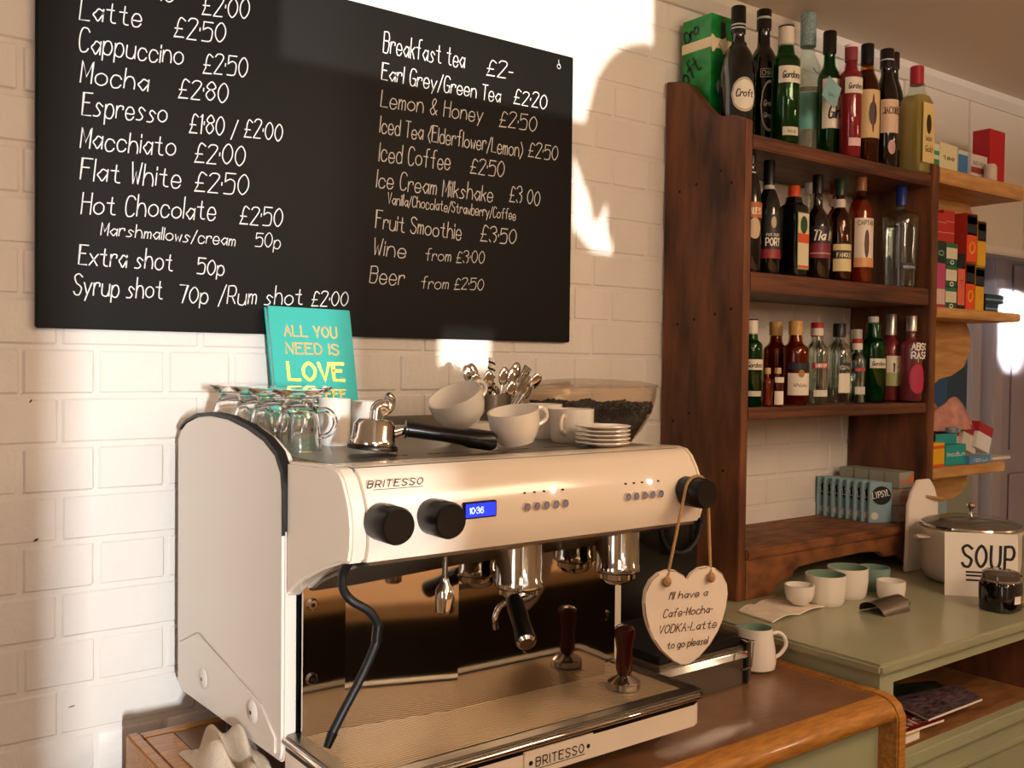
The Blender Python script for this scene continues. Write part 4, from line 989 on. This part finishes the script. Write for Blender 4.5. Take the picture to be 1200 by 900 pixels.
m = MB(); text_plane(m, 'oft', (GX0-.0009, -.030, zr-.075), (0, -.75, .55), (0, .55, .75), .045, .06, .003, .2); m.build('carton_print', pm('#0A2A14'), gb, smooth=0); m = MB(); text_plane(m, 'Cro', (GX0-.0009, -.03, ztop-.055), (0, -.75, .45), (0, .45, .75), .03, .05, .003, .2)
m.build('carton_print', pm('#0A2A14'), gb, smooth=0)
MB().cyl((GX0+.035, GY0-.0006, zr-.085), (GX0+.035, GY0-.0014, zr-.085), .018, n=20).build('carton_seal', pm('#B9C7AE'), gb)
m = MB().box(GX0+.03, GX0+.045, GY0-.001, GY0-.0004, ztop-.06, ztop-.015); m.build('carton_window', pm('#0d1a12'), gb)

Y1 = -.185
bottle(865, 42, 8, -.150, ZS[0], 'black cream-liqueur bottle with an oval white label, tallest on the top shelf', solid=dk, cap=('#0B0B0B', .20), capw=.42, body=.50, shoulder=.20, neckr=.36, labels=[(.20, .45, .75, '#B9B08F', [], 'oval'), (.22, .43, .66, '#E9E2D2', [('Croft', .31, .015, 1.0, '#1a1a1a', .25)], 'oval')], neckband=[(.83, .84, '#c9c9c9'), (.855, .865, '#c9c9c9')], group=A_)
bottle(895, 35, 12, -.126, ZS[0], 'black bottle with a green neck and a white-outlined label, second on the top shelf', solid=dk, cap=('#171212', .14), capw=.5, body=.58, shoulder=.14, neckr=.42, labels=[(.50, .56, .62, '#E8E3D8', [], None), (.505, .555, .58, '#15120f', [('CHARR', .515, .010, 1.05, '#E8E3D8', 0)]), (.12, .48, .58, '#D8D3C8', [], 'oval'), (.14, .46, .50, '#15120f', [('Green', .30, .012, .8, '#E8E3D8', .2), ('Ginger', .22, .010, .8, '#E8E3D8', .2)], 'oval')], neckband=[(.93, .945, '#bfbfbf')], group=A_)
bottle(921, 33, 31, -.203, ZS[0], 'green gin bottle with white cap and cream script label on the top shelf', glass=gG, liquid=lgr, cap=('#DFD3C4', .17), capw=.56, body=.70, shoulder=.06, neckr=.56, labels=[(.50, .64, .95, '#E6DDCB', [('Gordons', .54, .014, 1.35, '#1b1b1b', .3)]), (.06, .13, .6, '#CFC7B4', [('700 ml', .08, .006, .6, '#444444', 0)])], neckband=[(.985, 1.0, '#3a1414')], group=A_)
t = bottle(947, 33, 16, -.097, ZS[0], 'clear gin bottle with a pale blue speckled stopper and hanging blue tag', glass=gC, liquid=lw, cap=('#8DA9A8', .22), capmat=mat('speckled_blue', '#A9C2BE', .5, col2='#5E7F86', vscale=220), capw=.56, body=.58, shoulder=.13, neckr=.50, labels=[(.22, .46, 1.1, '#79C2BE', [])], group=A_, fill=.5)
o_ = Vector(t['_o'])
m = MB(); pc = o_+Vector((-.060, -.108, .150)); 
m.add([pc+Vector((x_, yy_, z_)) for yy_ in (0, -.001) for x_, z_ in ((-.005, .034), (.044, .012), (.018, -.040), (-.032, -.016))], [(0, 1, 2, 3), (7, 6, 5, 4), (0, 4, 5, 1), (1, 5, 6, 2), (2, 6, 7, 3), (3, 7, 4, 0)])
tg = m.build('hanging_tag', pm('#86B5B6'), t, smooth=0); m = MB(); text_plane(m, 'gin', pc+Vector((-.008, -.0016, -.008)), (.9, 0, -.35), (.35, 0, .9), .009, .022, .0006, .2); m.build('tag_print', pm('#3d6f73'), tg, smooth=0)
MB().tube([pc+Vector((.0, -.001, .028)), o_+Vector((-.020, -.040, .215)), o_+Vector((-.002, -.018, .235))], .0009, 5).build('tag_string', pm('#2b2b2b'), tg)
bottle(972, 27, 37, -.156, ZS[0], 'green bottle with black cap and wide white label on the top shelf', glass=gG, liquid=lgr, cap=('#141212', .17), capw=.58, body=.62, shoulder=.10, neckr=.5, labels=[(.24, .62, 1.05, '#EFE6D6', [('GROSVENOR', .50, .012, 1.8, '#202020', 0), ('Gin', .32, .030, 1.1, '#202020', .35)])], group=A_)
bottle(997, 26, 53, -.206, ZS[0], 'pink gin bottle with dusky pink cap on the top shelf', glass=gP, liquid=lpk, cap=('#8E3A44', .14), capw=.58, body=.73, shoulder=.05, neckr=.56, labels=[(.56, .70, 1.0, '#E9DCCB', [('Gordons', .60, .012, 1.4, '#1b1b1b', .3)]), (.10, .17, .6, '#E5B9BC', [])], group=A_, neckband=[(.975, 1.0, '#E8C9C4')])
bottle(1016, 29, 52, -.198, ZS[0], 'dark spiced rum bottle with a cream picture label on the top shelf', glass=gB, liquid=liq('#5A1C08'), cap=('#120D0C', .17), capw=.52, body=.62, shoulder=.14, neckr=.5, labels=[(.20, .60, 1.05, '#D9BC86', []), (.30, .50, .35, '#29323a', [], 'oval'), (.24, .56, .12, '#6a2c1c', [], 'oval')], group=A_, fill=.78)
bottle(1039, 27, 58, -.200, ZS[0], 'dark wine bottle with a pale pink-cream label on the top shelf', solid=br_, cap=('#1A1110', .16), capw=.6, body=.55, shoulder=.20, neckr=.5, labels=[(.28, .56, 1.0, '#DDBD9E', [('JACOBS', .44, .015, 1.6, '#1b1b1b', 0)]), (.10, .22, .35, '#C99A96', [], 'oval')], group=A_, neckband=[(.90, .91, '#c9c9c9')])
bottle(1047, 24, 62, -.120, ZS[0], 'dark whiskey bottle with a yellow-cream label standing at the back of the top shelf', solid=dg, cap=('#2A1713', .13), capw=.55, body=.60, shoulder=.16, neckr=.45, labels=[(.22, .56, 1.0, '#D8C27A', [('JAMESON', .46, .014, 1.2, '#1b1b1b', 0)])], group=A_)
bottle(1043, 20, 77, -.10, ZS[0], 'clear plain bottle half hidden at the right of the top shelf', glass=gC, cap=('#C9BFAE', .08), capw=.4, body=.6, shoulder=.16, group=A_) if False else None
bottle(869, 22, 50, -.045, ZS[0], 'clear plain bottle hidden at the back behind the cream-liqueur bottle', glass=gC, liquid=lw, cap=('#1C1C1C', .07), capw=.5, body=.6, shoulder=.16, group=A_)
bottle(1074, 34, 78, -.195, ZS[0], 'square yellow tequila bottle with red cap at the right end of the top shelf', kind='square', glass=gC, liquid=lye, cap=('#A81F28', .17), capw=.50, body=.66, shoulder=.08, neckr=.48, labels=[(.10, .64, .85, '#E3C888', [('SAUZA', .30, .009, .8, '#4a3a22', 0), ('Gold', .20, .014, .9, '#4a3a22', .2)]), (.36, .54, .35, '#2e2418', [], 'oval')], group=A_, fill=.72)
# middle shelf
Y2 = -.19
bottle(880, 26, 168, Y2, ZS[1], 'dark Irish cream bottle at the left end of the middle shelf', solid=dk, cap=('#0D0D0D', .16), capw=.45, body=.55, shoulder=.2, neckr=.42, labels=[(.42, .54, 1.05, '#B8652E', [('BAILEYS', .45, .013, 1.3, '#F0E0C0', 0)]), (.26, .42, .6, '#C9B08A', [], 'oval')], group=B_, neckband=[(.74, .78, '#D8D0C8')])
bottle(901, 28, 188, Y2, ZS[1], 'black port bottle with white lettering and a red band on the middle shelf', solid=dk, cap=('#080808', .26), capw=.48, body=.55, shoulder=.18, neckr=.42, labels=[(.14, .22, 1.0, '#8E1C22', []), (.22, .52, 1.0, '#100f12', [('FINE RUBY', .33, .006, 1.2, '#E0DAD0', 0), ('PORT', .25, .016, 1.3, '#EFEAE0', 0)]), (.40, .50, .22, '#B9A27C', [], 'oval')], group=B_, neckband=[(.70, .78, '#B9B4AC')])
bottle(930, 29, 218, Y2, ZS[1], 'square black herbal liqueur bottle with orange cap and tall green-edged label', kind='square', solid=mat('green_black', '#0A100B', .1, coat=.6), cap=('#C8481C', .14), capw=.52, body=.76, shoulder=.05, neckr=.5, labels=[(.08, .70, .90, '#4C7A35', []), (.09, .69, .80, '#DCCFAE', []), (.37, .47, .80, '#D85324', []), (.47, .66, .5, '#1F4A22', [], 'oval'), (.10, .125, .8, '#D85324', [])], group=B_)
bottle(958, 30, 205, Y2, ZS[1], 'dark coffee liqueur bottle with white script and red swirls on the middle shelf', solid=br_, cap=('#0E0B0B', .18), capw=.42, body=.50, shoulder=.16, neckr=.38, labels=[(.20, .34, 1.0, '#7C1A2A', []), (.24, .25, 1.0, '#C9A0A0', []), (.34, .5, .95, '#17100f', [('Tia M', .37, .022, 1.7, '#EDE6DA', .3)])], group=B_)
bottle(984, 27, 210, Y2, ZS[1], 'brown whisky bottle with dark green cap and slanting cream label', glass=gB, liquid=liq('#401206'), cap=('#16301F', .16), capw=.50, body=.58, shoulder=.12, neckr=.45, labels=[(.10, .36, 1.0, '#DCCB94', []), (.22, .30, 1.0, '#2a261d', [('FAMOUS', .235, .010, 1.4, '#E9DDB8', 0)])], group=B_, neckband=[(.72, .80, '#CFC3B4')])
bottle(978, 24, 213, -.09, ZS[1], 'amber bottle with red cap at the back of the middle shelf', glass=gB, liquid=liq('#6A2208'), cap=('#8E1E1E', .12), capw=.5, body=.58, shoulder=.14, group=B_, neckband=[(.76, .83, '#D8CCBE')])
bottle(948, 22, 214, -.09, ZS[1], 'clear bottle at the back of the middle shelf behind the coffee liqueur', glass=gC, liquid=lw, cap=('#B9B2A8', .12), capw=.5, body=.5, shoulder=.2, group=B_)
bottle(1009, 28, 197, Y2, ZS[1], 'amber spiced rum bottle with a cream label of a standing figure on the middle shelf', glass=gB, liquid=liq('#C86A2A'), cap=('#8A5A34', .20), capw=.46, body=.62, shoulder=.12, neckr=.42, labels=[(.16, .56, 1.0, '#E2D3BE', [('CAPTAIN', .50, .010, 1.5, '#332218', 0)]), (.22, .46, .22, '#5A2A30', [], 'oval'), (.14, .22, 1.0, '#D89A62', [])], group=B_, fill=.72)
bottle(1056, 43, 217, -.185, ZS[1], 'clear broad-shouldered vodka bottle with deep blue stopper at the right of the middle shelf', kind='round', glass=gC, liquid=lw, cap=('#1B2E78', .20), capw=.30, body=.68, shoulder=.06, neckr=.24, taper=.80, labels=[(.17, .23, .55, '#1E2638', [('VODKA', .185, .006, .7, '#E4E6EC', 0)])], group=B_, fill=.6)
# lower bottle shelf
Y3 = -.195; Y3b = -.080
bottle(880, 27, 374, Y3, ZS[2], 'green gin bottle with white cap at the left end of the lower bottle shelf', glass=gG, liquid=lgr, cap=('#E2D8CC', .17), capw=.58, body=.70, shoulder=.06, neckr=.56, labels=[(.42, .54, .95, '#E6DDCB', [('Gordons', .45, .010, 1.5, '#1b1b1b', .3)]), (.12, .18, .6, '#CFC7B4', [])], group=C_, neckband=[(.985, 1.0, '#201818')])
bottle(880, 22, 377, Y3b, ZS[2], 'whisky bottle with gold cap at the back, second from the left', glass=gB, liquid=lwh, cap=('#C59A55', .16), capw=.52, body=.66, shoulder=.12, group=C_)
bottle(909, 29, 377, -.132, ZS[2], 'whisky bottle with gold cap, left one of the two behind the miniatures', glass=gB, liquid=lwh, cap=('#C59A55', .17), capw=.54, body=.66, shoulder=.07, neckr=.50, group=C_)
bottle(899, 12, 431, -.222, ZS[2], 'miniature amber bottle, left of the two miniatures', glass=gB, liquid=liq('#C8641A'), cap=('#C9A468', .16), capw=.6, body=.62, shoulder=.12, group='miniature bottles on the lower bottle shelf', cat='bottle')
bottle(911, 13, 431, -.225, ZS[2], 'miniature amber bottle with white label, right of the two miniatures', glass=gB, liquid=liq('#8A3410'), cap=('#C9A468', .15), capw=.6, body=.62, shoulder=.12, labels=[(.05, .40, 1.0, '#E9DCCB', []), (.62, .76, .9, '#E9DCCB', [])], group='miniature bottles on the lower bottle shelf')
bottle(932, 31, 376, -.190, ZS[2], 'whisky bottle with gold cap and white label in the middle of the lower bottle shelf', glass=gB, liquid=lwh, cap=('#C59A55', .17), capw=.54, body=.66, shoulder=.07, neckr=.50, labels=[(.12, .38, 1.0, '#EADDCC', [('Whisky', .22, .008, 1.2, '#8a6a4a', .2)]), (.42, .50, 1.0, '#1C1D33', []), (.33, .42, .24, '#A77C46', [], 'oval')], group=C_)
bottle(957, 26, 378, -.190, ZS[2], 'clear vodka bottle with red and white cap left of the black-capped one', glass=gC, liquid=lw, cap=('#9C1E22', .17), capw=.56, body=.64, shoulder=.12, neckr=.5, labels=[(.44, .51, .85, '#A8241E', [('SMIRNOFF', .455, .008, 1.2, '#EFE3D6', 0)]), (.10, .18, .7, '#D8D4C6', [])], group=C_, neckband=[(.84, .93, '#DDD2C4')])
bottle(957, 22, 380, Y3b, ZS[2], 'clear bottle with black cap at the back, between the two vodkas', glass=gC, liquid=lw, cap=('#161616', .17), capw=.6, body=.64, shoulder=.12, group=C_)
bottle(983, 29, 379, -.190, ZS[2], 'clear flask-shaped gin bottle with black cap and side label', glass=gC, liquid=lw, cap=('#161616', .17), capw=.52, body=.62, shoulder=.14, neckr=.42, labels=[(.14, .38, .5, '#E3DBC8', []), (.40, .51, .45, '#2A2A26', [('GIN', .43, .008, .8, '#E3DBC8', 0)])], group=C_)
bottle(1004, 19, 397, -.190, ZS[2], 'small clear bottle with red and white cap beside the green gin', glass=gC, liquid=lw, cap=('#A8241E', .17), capw=.62, body=.64, shoulder=.14, neckr=.5, labels=[(.50, .55, .7, '#B5463A', []), (.14, .26, .7, '#C9C5B6', [])], group=C_, neckband=[(.83, .93, '#E2D8CA')])
bottle(1023, 29, 371, -.165, ZS[2], 'green gin bottle with white cap and silver top right of the small red-capped bottle', glass=gG, liquid=lgr, cap=('#C9C5BE', .08), capw=.42, body=.68, shoulder=.07, neckr=.56, labels=[(.40, .51, .75, '#E6DDCB', [('Gordons', .43, .010, 1.2, '#1b1b1b', .3)]), (.80, .92, .0, '#E6DDCB', [])], group=C_, neckband=[(.74, .88, '#E2D8CC')])
bottle(1003, 22, 386, Y3b, ZS[2], 'bottle with a white cap at the back behind the green gin', glass=gG, liquid=lgr, cap=('#E2D8CC', .17), capw=.6, body=.66, shoulder=.10, group=C_)
bottle(1044, 25, 368, -.148, ZS[2], 'pink gin bottle with silver cap and white label, second from the right', glass=gP, liquid=liq('#DFA9A4'), cap=('#BDB6AC', .24), capmat=mat('foil', '#BDB6AC', .3, .8), capw=.5, body=.60, shoulder=.12, neckr=.46, labels=[(.18, .52, .9, '#EADFCB', [('E', .34, .022, .5, '#222222', 0)]), (.18, .33, .9, '#A9AE74', [])], group=C_)
bottle(1068, 28, 370, -.200, ZS[2], 'raspberry vodka bottle with silver cap and pink glow at the right end', glass=gC, liquid=liq('#D8607A'), cap=('#BDB6AC', .18), capmat=mat('foil', '#BDB6AC', .3, .8), capw=.44, body=.66, shoulder=.06, neckr=.40, labels=[(.46, .60, .02, '#F4F0EA', []), (.10, .44, .75, '#B3264A', [], 'oval')], group=C_)
t = bpy.data.objects[-1] if False else [o for o in COL.objects if o.get('label', '').startswith('raspberry')][0]
o_ = Vector(t['_o']); m = MB()
text_cyl(m, 'ABSO', (o_.x, o_.y), .0345, PHI+.15, o_.z+.135, .016, .048, .0016); text_cyl(m, 'RASP', (o_.x, o_.y), .0345, PHI+.15, o_.z+.113, .016, .048, .0016); m.build('label_print', pm('#F6F2EC'), t, smooth=0)

# ================================================================== BOXES
def carton(name, lab, cat, xa, xb, ya, yb_, za, zb_, col, bands=(), texts=(), group=None, side=None, rz=0):
    t = thing(name, lab, cat, ((xa+xb)/2, (ya+yb_)/2, za), group)
    mx = Matrix.Translation(((xa+xb)/2, (ya+yb_)/2, za))@R(rz, 'Z')@Matrix.Translation((-(xa+xb)/2, -(ya+yb_)/2, -za))
    za += .0004
    m = MB(); m.m = mx; m.box(xa, xb, ya, yb_, za, zb_); m.build('carton', pm(side or col), t, bevel=.0008)
    m = MB(); m.m = mx; m.box(xa+.0005, xb-.0005, ya-.0004, ya, za+.0005, zb_-.0005); fr_ = m.build('front_face', pm(col), t, smooth=0)
    H = zb_-za; W = xb-xa
    for f0, f1, c in bands:
        m = MB(); m.m = mx; m.box(xa+.0007, xb-.0007, ya-.0008, ya-.0004, za+H*f0, za+H*f1); m.build('printed_band', pm(c), fr_, smooth=0)
    for s, fz, cap, wd, c in texts:
        m = MB(); m.m = mx; text_plane(m, s, ((xa+xb)/2, ya-.0012, za+H*fz), (1, 0, 0), (0, 0, 1), cap, wd*W, max(.0005, cap*.09), .05, align='c'); m.build('print', pm(c), fr_, smooth=0)
    return t
def cpx(name, lab, cat, pl_, pr_, pt, ya, dep, zbase, col, **k):
    xa = at(pl_, pt, 'y', ya).x; xb = at(pr_, pt, 'y', ya).x; zt = at((pl_+pr_)/2, pt, 'y', ya).z
    return carton(name, lab, cat, xa, xb, ya, ya+dep, zbase, zt, col, **k)
z1s, z2s, z3s = labs[0][1], labs[1][1], labs[2][1]
g1 = 'tea boxes on the high side shelf'
cpx('tea_box', 'white tea box with green print, first on the high side shelf', 'box', 1088+4, 1101, 168, -.19, .09, z1s, '#D9DCC8', bands=((.15, .45, '#2F8F5A'), (.6, .75, '#3C9A66')), group=g1)
cpx('tea_box', 'cream tea box with a green edge on the high side shelf', 'box', 1101, 1122, 169, -.185, .09, z1s, '#E6DDB2', bands=((.0, .12, '#8FAF3C'),), texts=(('tea', .5, .012, .6, '#7a4a2a'),), group=g1)
cpx('tea_box', 'white box with blue globe print on the high side shelf', 'box', 1123, 1138, 177, -.18, .09, z1s, '#D5D8D2', bands=((.1, .85, '#3F7CB5'),), group=g1)
cpx('tea_box', 'white box with a red stripe on the high side shelf', 'box', 1138, 1157, 182, -.19, .08, z1s, '#DCD2C8', bands=((.30, .52, '#9E3A34'),), texts=(('SENNA', .62, .008, .8, '#5a4a48'),), group=g1)
m = MB().lathe([(.014, 0), (.017, .004), (.017, .040), (.012, .048), (.0005, .050)], (at(1162, 200, 'y', -.215).x, -.212, z1s+.0005), 20); single(m, 'small_tub', pm('#CFC0AE'), 'small pale round tub in front of the red carton', 'tub', (at(1162, 200, 'y', -.215).x, -.212, z1s))
cpx('red_carton', 'tall red carton at the right end of the high side shelf', 'carton', 1160, 1178, 153, -.17, .05, z1s, '#C42230', side='#B01E2A', bands=((.0, .02, '#E0B8B0'),))
g2 = 'juice cartons and medicine boxes on the middle side shelf'
ya = -.215
def vit(lab, pl_, pr_, zb0, h, dep, c1, ya_=ya):
    xa = at(pl_, 340, 'y', ya_).x; xb = at(pr_, 340, 'y', ya_).x
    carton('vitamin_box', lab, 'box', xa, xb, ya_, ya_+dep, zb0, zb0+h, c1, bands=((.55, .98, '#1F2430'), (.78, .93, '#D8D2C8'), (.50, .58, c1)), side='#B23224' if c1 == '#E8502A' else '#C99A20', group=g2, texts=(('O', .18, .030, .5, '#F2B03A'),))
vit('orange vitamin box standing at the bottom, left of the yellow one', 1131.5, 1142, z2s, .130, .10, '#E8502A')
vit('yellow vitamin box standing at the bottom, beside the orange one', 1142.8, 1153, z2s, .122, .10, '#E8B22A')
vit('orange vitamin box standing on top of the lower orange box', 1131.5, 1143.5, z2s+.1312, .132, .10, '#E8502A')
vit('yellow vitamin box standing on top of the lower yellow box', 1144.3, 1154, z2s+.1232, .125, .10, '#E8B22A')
xa = at(1108, 340, 'y', ya).x; xb = at(1121, 340, 'y', ya).x
for i in range(3):
    carton('toothpaste_box', ['green and cream box at the bottom of the stack of three', 'green and cream box in the middle of the stack of three', 'green and cream box on top of the stack of three'][i], 'box', xa, xb, ya, ya+.10, z2s+.058*i, z2s+.058*i+.057, '#D9D3B8', side='#163A2C', bands=((.0, .28, '#1E5A3C'), (.8, 1, '#2A6A48')), texts=(('o', .04, .016, .3, '#F2EEE0'),), group=g2)
xc = at(1095.5, 340, 'y', ya).x; xd = at(1107.4, 340, 'y', ya).x
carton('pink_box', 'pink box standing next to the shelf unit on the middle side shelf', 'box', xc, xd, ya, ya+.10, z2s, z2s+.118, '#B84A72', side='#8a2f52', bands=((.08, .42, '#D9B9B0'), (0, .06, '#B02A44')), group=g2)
carton('dark_green_box', 'dark green box on top of the pink box', 'box', xc, xd, ya, ya+.10, z2s+.1185, z2s+.175, '#12352B', side='#12352B', group=g2, texts=(('o', .35, .02, .5, '#7aa892'),))
carton('red_box', 'red box on top of the dark green box', 'box', xc, xd, ya, ya+.10, z2s+.1755, z2s+.250, '#B5302A', side='#A82A24', bands=((.3, .32, '#E0A090'), (.65, .67, '#E0A090')), group=g2)
xe, xf = at(1122, 340, 'y', ya).x, at(1130.5, 340, 'y', ya).x
carton('coral_box', 'coral box standing between the green stack and the orange box', 'box', xe, xf, ya, ya+.1, z2s, z2s+.110, '#DF6A50', side='#151a26', bands=((0, .1, '#151a26'),), group=g2, texts=(('T', .6, .012, .4, '#8a2a20'),))
carton('black_box', 'black box on top of the coral box', 'box', xe, xf, ya, ya+.1, z2s+.1105, z2s+.150, '#15131A', side='#15131A', group=g2)
carton('red_long_box', 'long red box behind, on top of the green and cream stack', 'box', xa, xb, ya+.01, ya+.10, z2s+.1755, z2s+.262, '#B5302A', side='#A82A24', bands=((.3, .32, '#E0A090'), (.65, .67, '#E0A090')), group=g2)
for i, (p0, p1) in enumerate(((1155, 1170), (1155, 1177))):
    xg, xh = at(p0, 340, 'y', -.20).x, at(p1, 340, 'y', -.20).x
    carton('navy_box', ['small navy box lying at the right end of the middle side shelf, lower one', 'small navy box lying on top of the other navy box'][i], 'box', xg, xh, -.20, -.12, z2s+.026*i, z2s+.026*i+.0255, '#22405A', side='#1B2B3C', group=g2, bands=((.3, .5, '#7f9db0'),))
g3 = 'medicine boxes on the low side shelf'; y3 = -.175
cpx('yellow_tub', 'yellow and orange tub-shaped box next to the shelf unit above the kettle', 'box', 1092.5, 1107, 519, y3, .08, z3s, '#E8B41E', bands=((0, .1, '#D85A1E'), (.75, .88, '#D85A1E')), group=g3)
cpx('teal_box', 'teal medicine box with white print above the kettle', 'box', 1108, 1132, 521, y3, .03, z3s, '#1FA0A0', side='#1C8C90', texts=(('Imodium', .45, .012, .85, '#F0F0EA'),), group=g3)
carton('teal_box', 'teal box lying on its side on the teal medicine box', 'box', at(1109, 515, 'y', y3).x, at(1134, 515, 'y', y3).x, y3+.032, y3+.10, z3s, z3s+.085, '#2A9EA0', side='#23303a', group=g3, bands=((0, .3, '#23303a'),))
m = MB().lathe([(.030, 0), (.031, .008), (.031, .012), (.028, .014), (.0005, .015)], (at(1112, 505, 'y', y3+.06).x, y3+.06, z3s+.086), 24); single(m, 'round_tin', mat('navy_tin', '#C9D0D6', .35, col2='#26356E', vscale=30), 'round navy and white tin on top of the teal box', 'tin', (at(1112, 505, 'y', y3+.06).x, y3+.06, z3s+.0855))
cpx('blue_box', 'small blue and black box lying flat at the front of the low side shelf', 'box', 1136, 1161, 534, y3-.012, .03, z3s, '#5B93BE', bands=((0, 1, '#5B93BE'),), group=g3, texts=(('ibu', .3, .010, .6, '#E6ECF0'),))
cpx('beige_box', 'small beige box sticking out at the right end of the low side shelf', 'box', 1163, 1184, 535, -.165, .1, z3s, '#CDBEA2', group=g3)
xt = at(1150, 520, 'y', -.13).x
for i, (dx, lab) in enumerate(((0, 'red and white medicine box leaning at the right of the low side shelf'), (-.06, 'red and white medicine box leaning behind the front one'), (-.12, 'red and white medicine box leaning farthest left of the three'))):
    t = thing('tablet_box', lab, 'box', (xt+dx, -.10+i*.012, z3s), 'leaning red and white medicine boxes')
    m = MB(); m.m = Matrix.Translation((xt+dx, -.10+i*.012, z3s+.006))@R(.30, 'Y'); m.box(-.042, .042, -.03, .0, .022, .10); m.build('carton', pm('#D8CFC2'), t, bevel=.001)
    m = MB(); m.m = Matrix.Translation((xt+dx, -.10+i*.012, z3s+.006))@R(.30, 'Y'); m.box(-.0425, .0425, -.0305, .0005, .070, .1005); m.build('red_top', pm('#A0262A'), t, bevel=.001)
pb = at(1118, 480, 'y', -.09)
crumple('plastic_bag', (pb.x-.02, -.085, z3s+.090), .125, .045, .075, 'pinkish plastic bag lying on the medicine boxes of the low side shelf', mat('pink_plastic', '#D79A8C', .25, trans=.2, var=.25, vscale=30), 11, 'bag')

# dark blue canister seen through the doorway
m = MB().box(3.43, 3.57, .30, .36, -.1, .27); single(m, 'blue_board', pm('#3B5568', .6), 'dark blue-grey board standing in the room beyond the side shelves', 'board', (3.50, .33, -.1))
m = MB().box(3.41, 3.59, .28, .38, ZF, -.1); single(m, 'far_stand', pm('#A9B09A', .6), 'pale stand under the blue board in the room beyond', 'stand', (3.5, .33, ZF))

# lip balm display cards
ZW = ZS[3]
for i in range(8):
    y_ = -.190+i*.0225
    lab = ['teal lip-balm box at the front of the row of eight', 'teal lip-balm box second from the front', 'teal lip-balm box third from the front', 'teal lip-balm box fourth from the front', 'teal lip-balm box fifth from the front', 'teal lip-balm box sixth from the front', 'teal lip-balm box seventh from the front', 'teal lip-balm box at the back, nearest the wall'][i]
    y_ = -.180+i*.0222
    t = thing('lip_balm_box', lab, 'box', (2.262, y_, ZW), 'row of teal lip-balm boxes')
    X = Matrix.Translation((2.262, y_, ZW))@R(-.55, 'Z')
    m = MB(); m.m = X; m.box(-.030, .030, 0, .011, .0005, .104); m.build('carton', pm('#86A6B0'), t, bevel=.0012)
    m = MB(); m.m = X; m.prism([(.002+.026*math.cos(a), .070+.024*math.sin(a)) for a in [k*PI/10 for k in range(20)]], 'y', -.0008, -.0001); m.build('dark_oval', pm('#10181C'), t, smooth=0)
    m = MB(); m.m = X; text_plane(m, 'LYPSYL', (-.021, -.0013, .062), (.97, 0, .2), (-.1, 0, 1), .015, .045, .0011); m.build('print', pm('#E8E8E4'), t, smooth=0)
    m = MB(); m.m = X; m.cyl((-.015, -.0001, .018), (-.015, -.001, .018), .0095, n=16); m.build('white_disc', pm('#D9D2C4'), t)
for layer in range(3):
    for k in range(4):
        y_ = -.205+k*.045
        if layer == 0 and k == 0: pass
        lab = '%s striped lip-balm pack in the %s layer of the pile by the shelf side' % (['foremost', 'second', 'third', 'rearmost'][k], ['bottom', 'middle', 'top'][layer])
        t = thing('balm_pack', lab, 'box', (2.34, y_, ZW+.043*layer), 'pile of striped lip-balm packs')
        z_ = ZW+.043*layer
        MB().box(2.305, 2.374, y_, y_+.043, z_+.0005, z_+.042).build('carton', pm(['#A9A190', '#B9A79A', '#9FA08F'][layer]), t, bevel=.0015)
        m = MB().box(2.3057, 2.350, y_-.0006, y_-.0001, z_+.008, z_+.024); m.build('pink_stripe', pm('#B9837A'), t, smooth=0)
        MB().cyl((2.360, y_-.0001, z_+.024), (2.360, y_-.0012, z_+.024), .011, n=14).build('orange_disc', pm('#E0783A'), t)

# ================================================================== ROOM BEHIND THE CAMERA (seen in the polished steel)
bt = thing('bar_counter', 'wooden customer counter facing the coffee machine', 'counter', (1.9, -2.2, ZF))
MB().box(.42, 3.4, -2.6, -1.40, -.375, -.34).build('counter_top', wood('bar_top', '#D9A46C', '#F0C490', .4, (2, 8, 8), 4), bt)
MB().box(.50, 3.35, -2.5, -1.50, ZF, -.375).build('counter_base', mat('dark_counter_front', '#2A1D16', .5), bt)
for i, (x, y) in enumerate(((1.75, -1.85), (-.4, -2.9), (1.2, -2.9))):
    t = thing('ceiling_light', ['square ceiling light over the customer counter', 'square ceiling light on the left of the room', 'square ceiling light in the middle of the room'][i], 'ceiling light', (x, y, ZC))
    MB().box(x-.4, x+.4, y-.35, y+.35, ZC-.022, ZC-.001).build('frame', M_trim, t, bevel=.003)
for o in COL.objects:
    if '_o' in o: del o['_o']
